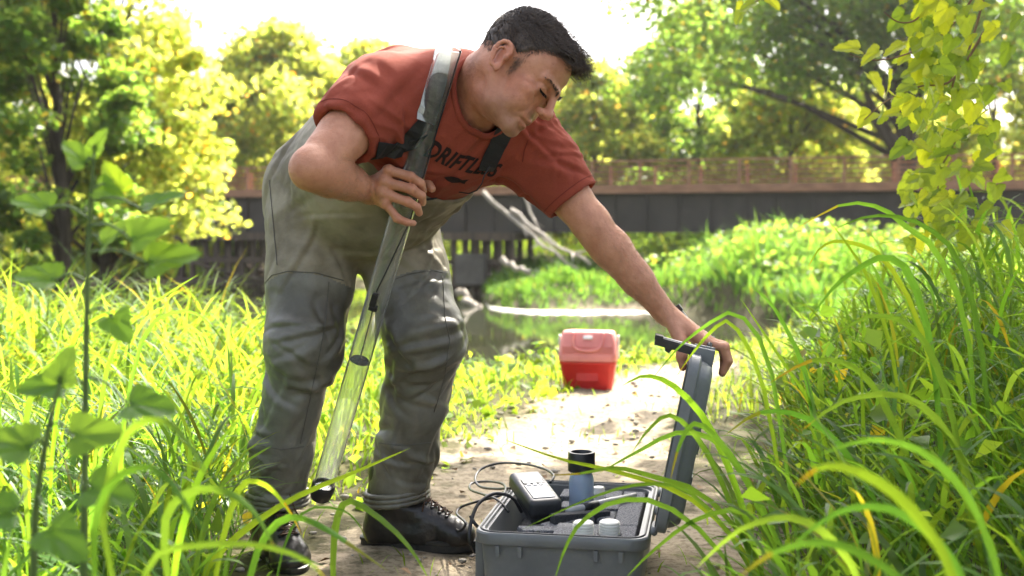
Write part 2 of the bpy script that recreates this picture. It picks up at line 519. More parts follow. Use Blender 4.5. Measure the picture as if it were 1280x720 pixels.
for d in (-0.107,):
    s = S0 + 0.4
    while s < S1:
        o = st0 if k == 0 else st0.copy()
        if k: COL.objects.link(o)
        o.location = tuple(BR(s, d, zb + 0.86)); o.matrix_parent_inverse = world_inv(bridge); k += 1; s += 1.48
MB().box(BR((S0 + S1) / 2, 1.8, zb + 1.90), ((S1 - S0) / 2, 2.25, 0.10), BM).build('deck', RUSTWOOD, bridge)
MB().box(BR((S0 + S1) / 2, -0.47, zb + 1.955), ((S1 - S0) / 2, 0.04, 0.20), BM).build('edge_beam', RUSTWOOD, bridge)
for d in (-0.40, 4.0):
    for z, hh, dd in ((3.23, 0.045, 0.10), (2.98, 0.04, 0.03), (2.76, 0.04, 0.03), (2.54, 0.04, 0.03), (2.32, 0.04, 0.03)):
        MB().box(BR((S0 + S1) / 2, d + (0 if dd > .05 else 0.09), zb + z), ((S1 - S0) / 2, dd, hh), BM).build('rail', RUSTWOOD, bridge)
    p0 = MB().box((0, 0, 0), (0.07, 0.055, 0.60), BM).build('railing_post', RUSTWOOD, bridge)
    k = 0; s = S0 + 0.9
    while s < S1:
        o = p0 if k == 0 else p0.copy()
        if k: COL.objects.link(o)
        o.location = tuple(BR(s, d, zb + 2.58)); o.matrix_parent_inverse = world_inv(bridge); k += 1; s += 2.25
def pier(s, n, w, label):
    t = thing('trestle_pier', label, 'pier', tuple(BR(s, 1.8, WATER_Z)), 'trestle piers under the footbridge')
    MB().box(BR(s, 1.8, zb - 0.25), (w / 2 + 0.3, 2.4, 0.19), BM).build('cap_beam', TIMBER, t)
    for d in (0.1, 3.4):
        for i in range(n):
            ss = s - w / 2 + w * i / (n - 1) + rng.uniform(-.06, .06)
            MB().tube([BR(ss + rng.uniform(-.08, .08), d, WATER_Z - 1.0), BR(ss, d, zb - 0.44)], [0.19, 0.16], 10).build('pile', TIMBER, t, True)
        for zz, hh in ((-0.55, 0.13), (-1.65, 0.14)):
            MB().box(BR(s, d - 0.22, zz), (w / 2 + 0.35, 0.05, hh), BM).build('waler', TIMBER, t)
        MB().tube([BR(s - w / 2, d - 0.30, -1.6), BR(s + w / 2, d - 0.30, -0.5)], 0.10, 6).build('brace', TIMBER, t)
    return t
def s_at(px):            # bridge station seen at a pixel column
    best = min(np.linspace(S0, S1, 800), key=lambda s: abs(640 + F_PX * BR(s, 0, zb)[0] / BR(s, 0, zb)[1] - px)); return float(best)
pier(s_at(603), 6, 3.0, 'timber trestle pier behind the driftwood, beside the grassy point')
pier(s_at(278), 8, 5.0, 'wide timber trestle pier left of the man, under the footbridge')
pier(s_at(1230), 6, 3.2, 'timber trestle pier at the far right end of the footbridge')
# rusty sheet on the girder's side behind the man's knee: pale stained abutment wall left of the central pier
mbw = MB().box(BR(s_at(590), -0.35, -0.9), (0.75, 0.25, 0.75), BM, 0.05).build('concrete_block', CONC); tag(mbw, 'grey stained concrete block in the water beside the central pier', 'concrete block')

# bleached fallen branches against the pier
def branch(name, label, pts, r0, r1, twigs=3, group='bleached driftwood branches at the pier'):
    t = thing(name, label, 'driftwood', tuple(pts[0]), group)
    pts = [np.asarray(p) for p in pts]
    n = 10; q = lerp(pts, n); q = [p + nrng.normal(0, r0 * 0.5, 3) * (0 < i < n - 1) for i, p in enumerate(q)]
    rad = np.linspace(r0, r1, n)
    MB().tube(q, list(rad), 8).build('limb', PALEWOOD, t, True)
    for k in range(twigs):
        i = 3 + int(nrng.integers(0, 5)); d_ = unit(q[i + 1] - q[i]) + nrng.normal(0, 0.5, 3)
        L_ = nrng.uniform(0.5, 1.3)
        MB().tube([q[i], q[i] + unit(d_) * L_ * 0.5, q[i] + unit(d_ + nrng.normal(0, .3, 3)) * L_], [rad[i] * 0.7, rad[i] * 0.45, 0.01], 6).build('twig', PALEWOOD, t, True)
def lerp(ps, n):
    out = []
    for i in range(n):
        t = i / (n - 1) * (len(ps) - 1); k = min(int(t), len(ps) - 2); out.append(ps[k] + (ps[k + 1] - ps[k]) * (t - k))
    return out
branch('driftwood_limb', 'long bleached branch slanting from the girder down to the grassy point', [P(604, 240, 47), P(660, 290, 46), P(722, 336, 45)], 0.10, 0.05)
branch('driftwood_limb', 'bleached branch slanting down just right of the longest branch', [P(638, 262, 46.5), P(685, 300, 46), P(738, 330, 45)], 0.11, 0.05)
branch('driftwood_limb', 'thin bleached branch standing steeply behind the slanting ones', [P(652, 236, 48), P(665, 270, 47.5), P(694, 318, 46)], 0.07, 0.03)
branch('driftwood_limb', 'short bleached log low against the central pier piles', [P(626, 322, 46), P(645, 334, 45.5), P(662, 340, 45)], 0.13, 0.09, 1)
branch('driftwood_limb', 'pale log half sunk in the water left of the sandy shore', [P(572, 362, 46), P(585, 374, 45.5), P(602, 384, 45)], 0.16, 0.12, 1)
# ================================================================== vegetation
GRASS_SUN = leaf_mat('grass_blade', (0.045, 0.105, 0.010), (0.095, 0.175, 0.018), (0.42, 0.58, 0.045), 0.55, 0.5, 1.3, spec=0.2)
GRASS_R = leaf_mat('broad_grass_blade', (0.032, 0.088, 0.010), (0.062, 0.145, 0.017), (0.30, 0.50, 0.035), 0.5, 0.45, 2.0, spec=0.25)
GRASS_FAR = leaf_mat('far_grass_blade', (0.035, 0.105, 0.016), (0.075, 0.165, 0.026), (0.24, 0.46, 0.05), 0.6, 0.45, 0.25, spec=0.15)
LEAF_Y = leaf_mat('tree_leaf_pale', (0.075, 0.13, 0.012), (0.13, 0.19, 0.02), (0.74, 0.80, 0.14), 0.5, 0.66, 0.12)
LEAF_G = leaf_mat('tree_leaf_green', (0.03, 0.072, 0.014), (0.06, 0.12, 0.02), (0.36, 0.54, 0.07), 0.45, 0.55, 0.12)
LEAF_N = leaf_mat('near_leaf', (0.05, 0.12, 0.014), (0.09, 0.185, 0.022), (0.38, 0.60, 0.04), 0.4, 0.5, 6)
VINE = leaf_mat('vine_leaf', (0.07, 0.13, 0.014), (0.12, 0.19, 0.02), (0.50, 0.60, 0.04), 0.4, 0.55, 4)
BARK = simple_mat('bark', (0.075, 0.055, 0.042), (0.035, 0.027, 0.022), 3, 0.95, stretch=(3, 3, 0.5), bump=(6, 0.8, 0.05))
STEM = simple_mat('green_stem', (0.10, 0.16, 0.04), (0.06, 0.11, 0.025), 30, 0.6)

def blades(base, az, L, w, th0, curl, seg=5, twist=0.5, fold=0.0):
    """arching grass blades as tapering strips; all inputs arrays of length N"""
    N = len(base); d = np.stack([np.cos(az), np.sin(az), np.zeros(N)], 1); sd = np.stack([-np.sin(az), np.cos(az), np.zeros(N)], 1)
    p = np.array(base, float); rows = []
    for i in range(seg + 1):
        t = i / seg; th = th0 + curl * t ** 1.4
        ww = w * np.minimum(1, 0.45 + 1.6 * t) * (1 - t ** 2.2)
        tw = twist * t * np.sin(az * 7)
        s_ = sd * np.cos(tw)[:, None] + (np.cos(th)[:, None] * d - np.sin(th)[:, None] * np.array([0, 0, 1])) * np.sin(tw)[:, None]
        rows.append(np.stack([p - s_ * ww[:, None] / 2, p + s_ * ww[:, None] / 2], 1))
        st = (L / seg)[:, None]
        p = p + st * (np.sin(th)[:, None] * d + np.cos(th)[:, None] * np.array([0, 0, 1.0]))
    V = np.stack(rows, 1).reshape(-1, 3)             # N, seg+1, 2
    b = (np.arange(N) * (seg + 1) * 2)[:, None]
    F = np.concatenate([b + np.array([[2 * i, 2 * i + 1, 2 * i + 3, 2 * i + 2]]) for i in range(seg)], 1).reshape(-1, 4)
    return V, F
def tint_rand(n, lo=0.75, hi=1.2, warm=0.15):
    g = nrng.uniform(lo, hi, n); c = np.stack([g * (1 + nrng.uniform(-warm, warm, n)), g, g * nrng.uniform(0.7, 1.1, n)], 1)
    dry = nrng.random(n) < 0.04; c[dry] *= np.array([2.2, 1.15, 1.0]); return c
def grass_obj(name, label, base, az, L, w, th0, curl, mat, seg=5, parent=None, warm=0.15):
    V, F = blades(base, az, L, w, th0, curl, seg)
    o = mesh_obj(name, V, F, mat, parent); set_tint(o, np.repeat(tint_rand(len(base), warm=warm), seg, 0))
    if label: tag(o, label, 'grass', kind='stuff')
    return o

# sunlit grass on the left bank, tall at the back, thinning out at the path
def scatter(n, x0, x1, y0, y1, keep):
    X = nrng.uniform(x0, x1, n); Y = nrng.uniform(y0, y1, n); k = keep(X, Y); X, Y = X[k], Y[k]
    return X, Y
cl = lambda X, Y, s, e: 0.5 + 0.5 * np.sin(X * s + e) * np.sin(Y * s * 1.2 + e * 2) + 0.35 * np.sin(X * s * 2.7 + Y * s * 1.9)
edgeL = lambda X, Y: (path_c(Y) - path_w(Y) / 2) - X            # > 0: left of the path
edgeR = lambda X, Y: X - (path_c(Y) + path_w(Y) / 2)
X, Y = scatter(23000, -6.5, 2.6, 3.55, 9.0, lambda X, Y: (Y < 7.4 + np.maximum(X, -0.4)) & (edgeL(X, Y) > -0.12 + 0.1 * np.sin(Y * 6)) & (X > -0.8 * Y - 0.5) & ((X < -0.25) | (Y > 3.9)))
e = np.clip(edgeL(X, Y), 0, 3)
hgt = np.interp(e, [0, 0.15, 0.5, 1.2, 2.5], [0.15, 0.27, 0.40, 0.55, 0.68]) * np.interp(Y, [3.5, 4.3, 5.5, 10], [0.55, 0.8, 1.0, 1.0])
hgt = hgt * np.interp(X, [-1.3, -0.6, -0.2, 0.6], [1.0, 0.62, 0.50, 0.50])
n = len(X)
grass_obj('grass', 'tall sunlit grass covering the left river bank behind the man', np.stack([X, Y, height(X, Y) - 0.01], 1), nrng.uniform(0, 6.28, n), hgt * nrng.uniform(0.7, 1.5, n), nrng.uniform(0.008, 0.022, n) * (0.6 + hgt), nrng.uniform(0.02, 0.5, n), nrng.uniform(0.8, 2.6, n), GRASS_SUN, 6)
# broad low weeds in that bank
def leaf_cards(C, size, mat, name, label=None, parent=None, up=0.4, lo=0.7, hi=1.25, kind=None, warm=0.18, asp=1.7):
    """many small pointed leaves (two quads folded on the midrib)"""
    n = len(C); size = np.asarray(size) * np.ones(n)
    nrm = nrng.normal(0, 1, (n, 3)); nrm[:, 2] = np.abs(nrm[:, 2]) + up; nrm /= np.linalg.norm(nrm, axis=1)[:, None]
    a = nrng.normal(0, 1, (n, 3)); a -= nrm * (a * nrm).sum(1)[:, None]; a /= np.linalg.norm(a, axis=1)[:, None]
    b = np.cross(nrm, a)
    L_ = size[:, None] * asp / 1.5; W_ = size[:, None] * 0.5
    p0 = C - a * L_ * .5; p1 = C + a * L_ * .5 - nrm * L_ * .12; q0 = C + b * W_ - a * L_ * .08 + nrm * W_ * .25; q1 = C - b * W_ - a * L_ * .08 + nrm * W_ * .25
    V = np.stack([p0, q0, p1, q1], 1).reshape(-1, 3)
    k = np.arange(n)[:, None] * 4
    F = np.concatenate([k + np.array([[0, 2, 1]]), k + np.array([[0, 3, 2]])], 1).reshape(-1, 3)
    o = mesh_obj(name, V, F, mat, parent, smooth=False); set_tint(o, np.repeat(tint_rand(n, lo, hi, warm), 2, 0))
    if label: tag(o, label, 'foliage', kind=kind)
    return o
X, Y = scatter(2600, -5, 1.2, 3.6, 9, lambda X, Y: (edgeL(X, Y) > -0.25) & (X > -0.75 * Y))
leaf_cards(np.stack([X, Y, height(X, Y) + nrng.uniform(0.02, 0.25, len(X)) * np.clip(edgeL(X, Y) + .3, 0.1, 1)], 1), nrng.uniform(0.03, 0.07, len(X)), GRASS_SUN, 'ground_cover', 'low broad-leaved weeds among the sunlit grass', kind='stuff')
# sparse sprigs on the trodden path
X, Y = scatter(9000, -1.6, 2.4, 2.4, 8.5, lambda X, Y: (np.abs(X - path_c(Y)) < path_w(Y) * 0.62) & (nrng.random(len(X)) < np.clip(cl(X, Y, 3.1, 1.0), 0, 1) ** 2 * np.clip(0.10 + np.abs(X - path_c(Y)) / path_w(Y) * 1.3, 0, 1)))
n = len(X)
grass_obj('path_sprigs', 'short grass sprigs growing through the trodden dirt path', np.stack([X, Y, height(X, Y) - 0.005], 1), nrng.uniform(0, 6.28, n), nrng.uniform(0.025, 0.09, n), nrng.uniform(0.003, 0.008, n), nrng.uniform(0.1, 0.9, n), nrng.uniform(0.3, 1.5, n), GRASS_SUN, 3)
# grass right of the path, far strip in the sun
X, Y = scatter(16000, 0.3, 9, 5.2, 13, lambda X, Y: (Y < 8.2 + np.clip(X - 1, 0, 5) * 0.9) & (edgeR(X, Y) > -0.08) & (X < 0.62 * Y + 1.5))
e = np.clip(edgeR(X, Y), 0, 2.5); hgt = np.interp(e, [0, 0.2, 0.8, 1.4, 2.4], [0.10, 0.22, 0.28, 0.45, 0.9]); n = len(X)
grass_obj('grass', 'sunlit yellow-green grass at the far right edge of the path', np.stack([X, Y, height(X, Y) - 0.01], 1), nrng.uniform(0, 6.28, n), hgt * nrng.uniform(0.7, 1.3, n), nrng.uniform(0.006, 0.017, n) * (0.7 + hgt), nrng.uniform(0.02, 0.5, n), nrng.uniform(0.6, 2.1, n), GRASS_SUN, 5)
# dense broad grass close on the right
def keepR(X, Y):
    lim = np.interp(Y, [1.0, 1.6, 2.3, 2.6, 3.4, 4.2, 5.4], [0.32, 0.38, 0.50, 0.66, 0.80, 1.05, 1.5])
    return (X > lim + 0.06 * np.sin(Y * 9)) & (X < 0.55 * Y + 0.9)
def reed(X, Y, hh, per, wr, name, label, mat, lean=None):
    """reed grass: thin stems, each with several arching leaves set alternately up the stem"""
    n = len(X); B = np.stack([X, Y, height(X, Y) - 0.01], 1)
    saz = nrng.uniform(0, 6.28, n) if lean is None else lean; sth = nrng.uniform(0.02, 0.28, n)
    sd = np.stack([np.cos(saz) * np.sin(sth), np.sin(saz) * np.sin(sth), np.cos(sth)], 1)
    bb, az, L_, w_, t0, cu = [], [], [], [], [], []
    for k in range(per):
        f_ = 0.15 + 0.85 * (k + nrng.uniform(0, 0.8, n)) / per
        bb.append(B + sd * (hh * f_)[:, None]); az.append(saz * 0.35 + k * 2.7 + nrng.normal(0, 0.7, n) + np.where(nrng.random(n) < 0.45, 3.14 - (saz * 0.35 + k * 2.7), 0))
        L_.append(nrng.uniform(0.16, 0.36, n) * np.interp(f_, [0, .5, 1], [0.8, 1.1, 0.85])); w_.append(nrng.uniform(*wr, n)); t0.append(nrng.uniform(0.25, 0.8, n)); cu.append(nrng.uniform(0.5, 2.1, n))
    cat = np.concatenate
    V1, F1 = blades(cat(bb), cat(az), cat(L_), cat(w_), cat(t0), cat(cu), 6, 0.6)
    V2, F2 = blades(B, saz, hh * 1.03, np.full(n, 0.006), sth, np.full(n, 0.05), 3, 0)
    o = mesh_obj(name, np.concatenate([V1, V2]), np.concatenate([F1, F2 + len(V1)]), mat); t1 = tint_rand(n * per, 0.6, 1.25, 0.2); t2 = tint_rand(n, 0.8, 1.2)
    set_tint(o, np.concatenate([np.repeat(t1, 6, 0), np.repeat(t2, 3, 0)])); tag(o, label, 'grass', kind='stuff'); return o
X, Y = scatter(3000, 0.3, 4.4, 1.1, 5.6, keepR); n = len(X)
lim_ = np.interp(Y, [1.0, 1.6, 2.3, 2.6, 3.4, 4.2, 5.4], [0.32, 0.38, 0.50, 0.66, 0.80, 1.05, 1.5])
hh = np.interp(Y, [1.1, 1.6, 2.2, 3.0, 5.6], [0.34, 0.50, 0.68, 0.86, 0.92]) * nrng.uniform(0.65, 1.12, n) * np.interp(X - lim_, [0, 0.3, 0.8], [0.42, 0.72, 1.05])
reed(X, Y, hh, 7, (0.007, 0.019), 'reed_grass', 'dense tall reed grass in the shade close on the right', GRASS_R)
X, Y = scatter(3000, 0.4, 3.2, 1.4, 4.6, keepR); n = len(X)
leaf_cards(np.stack([X, Y, nrng.uniform(0.03, 0.62, n) * np.interp(Y, [1.3, 3], [0.5, 1])], 1), nrng.uniform(0.025, 0.06, n), LEAF_N, 'undergrowth', 'low leafy undergrowth between the tall blades on the right', kind='stuff')
# close on the left, below the lens
def keepL(X, Y): return (X < np.interp(Y, [0.9, 1.6, 2.2, 2.9, 3.5], [-0.30, -0.42, -0.58, -0.72, -0.80])) & (X > -0.55 * Y - 0.5)
X, Y = scatter(1500, -2.6, -0.3, 1.0, 3.6, keepL); n = len(X)
hh = np.interp(Y, [1.0, 1.5, 2.2, 3.5], [0.22, 0.30, 0.36, 0.42]) * nrng.uniform(0.5, 1.15, n)
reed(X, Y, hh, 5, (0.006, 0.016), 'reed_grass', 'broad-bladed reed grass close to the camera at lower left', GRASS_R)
X, Y = scatter(1500, -2.4, -0.3, 1.2, 3.6, keepL); n = len(X)
leaf_cards(np.stack([X, Y, nrng.uniform(0.02, 0.30, n)], 1), nrng.uniform(0.03, 0.07, n), LEAF_N, 'undergrowth', 'low leafy weeds among the grass at lower left', kind='stuff')
# far grassy point and slope
X, Y = scatter(42000, -1.4, 22, 24, 56, lambda X, Y: (Y > shore_far(X) - 0.2 - 0.9 * (X > 5.5)) & (Y < shore_far(X) + 15) & (X < 0.34 * Y + 4)); n = len(X)
lump = np.clip(0.75 + 0.35 * np.sin(X * 1.1 + 2) * np.sin(Y * 0.9) + 0.2 * np.sin(X * 2.7 + Y), 0.35, 1.4)
hgt = np.interp(Y - shore_far(X), [0, 1.5, 5, 12], [0.35, 0.75, 1.05, 1.2]) * lump * np.interp(X, [-1, 1, 5, 6.5, 8], [0.6, 0.85, 0.85, 1.1, 1.25])
grass_obj('far_grass', 'bright green grass covering the far point and slope below the bridge', np.stack([X, Y, height(X, Y) - 0.02], 1), nrng.uniform(0, 6.28, n), hgt * nrng.uniform(0.7, 1.3, n), nrng.uniform(0.035, 0.085, n), nrng.uniform(0.0, 0.5, n), nrng.uniform(0.5, 1.9, n), GRASS_FAR, 3)
X, Y = scatter(9000, 4.5, 24, 34, 60, lambda X, Y: (Y > shore_far(X) + 2) & (X < 0.36 * Y + 5)); n = len(X)
leaf_cards(np.stack([X, Y, height(X, Y) + nrng.uniform(0.3, 1.3, n)], 1), nrng.uniform(0.10, 0.24, n), LEAF_G, 'far_undergrowth', 'leafy green undergrowth on the slope in front of the bridge', kind='stuff')
X, Y = scatter(30000, -60, 60, 62, 84, lambda X, Y: (Y > shore_far(X) + 1.0) & (np.abs(X) < 0.62 * Y)); n = len(X)
grass_obj('far_grass', 'green bank on the far side of the footbridge', np.stack([X, Y, height(X, Y) - 0.02], 1), nrng.uniform(0, 6.28, n), nrng.uniform(0.5, 1.5, n), nrng.uniform(0.06, 0.14, n), nrng.uniform(0.0, 0.5, n), nrng.uniform(0.5, 1.9, n), GRASS_SUN, 3)

# ------------------------------------------------------------------ trees
def tree(label, base, H_, R_, n_leaf, leaf, mat, name='broadleaf_tree', trunk_r=0.3, lean=(0, 0), first=0.3, group='trees on the far bank', clumps=60, lo=0.7, hi=1.25, flat=1.0, seed=0, extra=None, droop=0.0, fork=7):
    g = np.random.default_rng(seed + 11)
    if name == 'broadleaf_tree' and base[1] > 20: n_leaf = int(n_leaf * 1.7); leaf *= 0.85; clumps = int(clumps * 1.4)
    base = np.asarray(base, float)
    t = thing(name, label, 'tree', tuple(base), group)
    top = base + np.array([lean[0], lean[1], H_ * 0.86])
    mb = MB(); q = [base + np.array([0, 0, -0.5])] + [base + (top - base) * s + g.normal(0, 0.10 * trunk_r * 3, 3) * (s > 0.05) for s in (0.02, 0.15, 0.3, 0.45, 0.6, 0.8, 1.0)]
    mb.tube(q, [trunk_r * 1.35, trunk_r * 1.12, trunk_r, trunk_r * .88, trunk_r * .72, trunk_r * .5, trunk_r * .3, trunk_r * 0.08], 9)
    # clump centres spread through the crown; a limb reaches for most of them
    cz0, cz1 = H_ * first, H_
    cs = []
    for i in range(clumps):
        u = g.random() ** 0.8; z = cz0 + (cz1 - cz0) * u
        prof = (math.sin(math.pi * min(1, 0.15 + 0.85 * u) ** 0.8)) ** 0.7 * R_
        a = g.uniform(0, 6.28); r = prof * math.sqrt(g.uniform(0.15, 1.0))
        k = (z / H_)
        cs.append(base + np.array([lean[0] * k + r * math.cos(a), lean[1] * k + r * math.sin(a) * flat, z - droop * (r / R_) ** 2]))
    if extra is not None: cs += [np.asarray(e) for e in extra]
    cs = np.array(cs)
    for i in range(0, len(cs), max(1, len(cs) // (fork * 4))):
        c = cs[i]; s0 = float(np.clip((c[2] - base[2]) / H_ - 0.22, 0.16, 0.8)); p = base + (top - base) * s0
        m = (p + c) / 2 + np.array([0, 0, 0.08 * R_]); rr = trunk_r * 0.36 * (1 - s0 * .6)
        mb.tube([p, m, c], [rr, rr * 0.6, rr * 0.12], 6)
    mb.build('trunk', BARK, t, True)
    w = g.uniform(0.5, 1.5, len(cs)); idx = g.choice(len(cs), n_leaf, p=w / w.sum())
    sp = R_ * 0.20
    off = g.normal(0, 1, (n_leaf, 3)); off /= np.maximum(np.linalg.norm(off, axis=1)[:, None], 1e-6); off *= (g.random((n_leaf, 1)) ** 0.5) * np.array([1.25, 1.25, 0.75]) * sp * g.uniform(0.7, 1.5, (len(cs), 1))[idx]
    C = cs[idx] + off
    o = leaf_cards(C, leaf * g.uniform(0.6, 1.4, n_leaf), mat, 'crown', parent=t, lo=lo, hi=hi, up=0.2)
    return t
def at_ground(px, Y, dz=0.0):
    x = (px - 640) / F_PX * Y
    return np.array([x, Y, max(gz(x, Y), WATER_Z - 0.2) + dz])
def top_h(px, py, Y):
    return P(px, py, Y)[2] - at_ground(px, Y)[2]
tree('big yellow-green tree at far left, its leaves hanging over the footbridge', at_ground(132, 38), 14.0, 4.2, 16000, 0.26, LEAF_Y, trunk_r=0.30, seed=1, first=0.16, clumps=90, group='trees on the near bank')
tree('darker green tree at the left edge beside the big yellow-green one', at_ground(75, 33), 13.5, 2.9, 12000, 0.24, LEAF_G, trunk_r=0.26, seed=2, first=0.14, clumps=70, group='trees on the near bank')
tree('sunlit yellow tree behind the footbridge, left of the man', at_ground(352, 78), top_h(352, 38, 78), 7.0, 12000, 0.46, LEAF_Y, seed=3, first=0.10, clumps=70)
tree('yellow tree behind the man\'s back, lower than its neighbours', at_ground(465, 86), top_h(465, 62, 86), 6.6, 9000, 0.48, LEAF_Y, seed=4, first=0.10)
tree('small yellow-green tree hidden mostly behind the man', at_ground(585, 92), top_h(585, 80, 92), 5.5, 7000, 0.5, LEAF_Y, seed=5, first=0.08)
tree('green tree just right of the man\'s head beyond the railing', at_ground(745, 88), top_h(745, 88, 88), 5.4, 11000, 0.46, LEAF_Y, seed=6, first=0.08, clumps=80)
tree('mid green tree over the middle of the right half of the railing', at_ground(870, 92), top_h(870, 10, 92), 6.6, 12000, 0.5, LEAF_G, seed=7, first=0.12, clumps=70)
tree('yellow-green tree low behind the railing, left of the thick trunk', at_ground(985, 84), top_h(985, 88, 84), 6.0, 11000, 0.46, LEAF_Y, seed=8, first=0.06, clumps=80)
tree('pale tree at the right edge behind the thick trunk', at_ground(1240, 88), top_h(1240, 30, 88), 7.0, 9000, 0.48, LEAF_Y, seed=9, first=0.08)
tree('pale green tree between the yellow tree and the left edge', at_ground(232, 74), top_h(232, 110, 74), 5.4, 9000, 0.44, LEAF_Y, seed=10, first=0.06)
tree('pale tree at the far left behind the near trees', at_ground(20, 80), top_h(20, 60, 80), 6.5, 8000, 0.46, LEAF_Y, seed=11, first=0.08)
for px_, py_, Y_, R_, m_, lb in ((300, 130, 100, 7.5, LEAF_Y, 'hazy yellow tree farther back between the left trees'), (410, 120, 105, 7.0, LEAF_Y, 'far yellow tree just behind the man\'s back'), (660, 120, 104, 7.0, LEAF_Y, 'far pale tree right behind the man\'s head'), (800, 110, 108, 7.5, LEAF_Y, 'far pale tree between the man and the dark great tree'), (930, 120, 106, 7.5, LEAF_Y, 'far yellow tree seen under the dark boughs'), (1060, 110, 100, 7.5, LEAF_Y, 'far yellow tree seen just left of the thick trunk'), (1165, 130, 96, 7.0, LEAF_Y, 'far yellow tree seen just right of the thick trunk'), (120, 120, 90, 7.0, LEAF_Y, 'far yellow tree behind the left trees')):
    tree(lb, at_ground(px_, Y_), top_h(px_, py_, Y_), R_, 7500, 0.5, m_, seed=int(px_), first=0.04, clumps=60)
for k_, (px_, py_, Y_, R_, m_) in enumerate(((-90, 60, 76, 6.5, LEAF_Y), (-210, 40, 84, 7.0, LEAF_G), (-340, 70, 80, 7.0, LEAF_Y), (-470, 50, 92, 7.5, LEAF_G), (1370, 60, 84, 7.0, LEAF_Y), (1500, 40, 90, 7.5, LEAF_G))):
    tree('tree on the far bank beyond the ' + ('left' if k_ < 4 else 'right') + ' edge, ' + ['nearest to it', 'second from it', 'third from it', 'farthest from it', 'nearest to it', 'second from it'][k_], at_ground(px_, Y_), top_h(px_, py_, Y_), R_, 5000, 0.55, m_, seed=300 + k_, first=0.06, clumps=50)
# the big spreading tree at right, with low limbs reaching left
bt = at_ground(1132, 74)
ex = []
g_ = np.random.default_rng(5)
for k in range(95):
    px_ = g_.uniform(800, 1180); py_ = g_.uniform(-160, 95) + 40 * ((px_ - 1000) / 200) ** 2 * g_.random()
    ex.append(P(px_, py_, g_.uniform(66, 80)))
tree('great dark green tree with thick forked trunk rising behind the railing at right', bt, 22.0, 11.0, 26000, 0.40, LEAF_G, trunk_r=0.82, lean=(-0.6, 0), seed=12, first=0.52, clumps=60, extra=ex, fork=10)
mb = MB(); mb.tube([bt + np.array([-0.1, 0, 1.5]), P(1122, 190, 73.5), P(1104, 158, 73), P(1090, 134, 72.5), P(1078, 105, 72)], [0.6, 0.5, 0.42, 0.30, 0.14], 9)
for o in list(bpy.data.objects):
    pass
mb.build('limb', BARK, [o for o in COL.objects if o.name.startswith('broadleaf_tree') and 'great dark' in o.get('label', '')][0], True)
# shrubs along the far bank
for i, (px_, Y_, h_, m_) in enumerate([(150, 70, 4.2, LEAF_G), (245, 69, 3.2, LEAF_Y), (330, 70, 4.6, LEAF_G), (470, 72, 3.6, LEAF_Y), (560, 74, 4.2, LEAF_Y), (660, 72, 4.4, LEAF_G), (720, 70, 3.4, LEAF_Y), (800, 72, 4.8, LEAF_G), (905, 72, 3.6, LEAF_Y), (1040, 70, 4.2, LEAF_Y), (1190, 66, 4.0, LEAF_G)]):
    names = ['at the far left', 'left of the wide pier', 'behind the wide pier', 'behind the man\'s back', 'behind the man\'s knee', 'behind the driftwood', 'above the man\'s arm', 'right of the man\'s sleeve', 'over the grassy slope', 'left of the thick trunk', 'right of the thick trunk']
    tree('rounded bush on the far bank ' + names[i], at_ground(px_, Y_), h_, 3.0, 2600, 0.36, m_, name='bush', trunk_r=0.07, seed=40 + i, first=0.05, clumps=26, group='bushes on the far bank', fork=3)
# the tree standing just outside the right edge whose boughs shade the path
bt = np.array([5.7, 7.7, 0.0]); bt[2] = gz(5.7, 7.7)
shade = tree('leafy tree at the right edge, its boughs overhanging the path above the picture', bt, 7.6, 2.9, 15000, 0.16, LEAF_G, trunk_r=0.16, lean=(-2.0, -1.2), seed=21, first=0.46, clumps=75, group='trees on the near bank', fork=8)
MB().tube([bt + np.array([-0.75, -0.45, 2.7]), np.array([3.9, 6.0, 3.0]), np.array([2.7, 4.7, 2.75]), P(1262, -75, 3.62), P(1225, -20, 3.6)], [0.06, 0.05, 0.035, 0.02, 0.008], 8).build('bough', BARK, shade, True)
# ================================================================== the man
SKIN, SKnt, SKb = mat_new('skin')
r_, _ = noise_ramp(SKnt, 26, [(0.3, (0.43, 0.185, 0.105)), (0.55, (0.53, 0.25, 0.15)), (0.75, (0.60, 0.30, 0.19))], detail=6)
r2_, _ = noise_ramp(SKnt, 300, [(0.62, (1, 1, 1)), (0.74, (0.72, 0.55, 0.48))], detail=2)
mx_ = SKnt.nodes.new('ShaderNodeMix'); mx_.data_type = 'RGBA'; mx_.blend_type = 'MULTIPLY'; mx_.inputs[0].default_value = 0.6
SKnt.links.new(r_.outputs[0], mx_.inputs[6]); SKnt.links.new(r2_.outputs[0], mx_.inputs[7])
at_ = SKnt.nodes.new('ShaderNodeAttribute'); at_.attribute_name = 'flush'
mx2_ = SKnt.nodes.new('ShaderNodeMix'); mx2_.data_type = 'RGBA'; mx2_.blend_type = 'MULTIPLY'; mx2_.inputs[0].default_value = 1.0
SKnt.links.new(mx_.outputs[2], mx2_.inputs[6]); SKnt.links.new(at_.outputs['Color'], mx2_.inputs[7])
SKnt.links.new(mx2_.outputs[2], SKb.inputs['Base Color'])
SKb.inputs['Roughness'].default_value = 0.5
SKb.inputs['Specular IOR Level'].default_value = 0.45
SKb.inputs['Subsurface Weight'].default_value = 0.12
SKb.inputs['Subsurface Radius'].default_value = (0.012, 0.004, 0.002)
SKb.inputs['Subsurface Scale'].default_value = 0.6
bq_ = add_bump(SKnt, SKb, 110, 0.45, 0.004); add_bump(SKnt, SKb, 520, 0.45, 0.0014, prev=bq_)

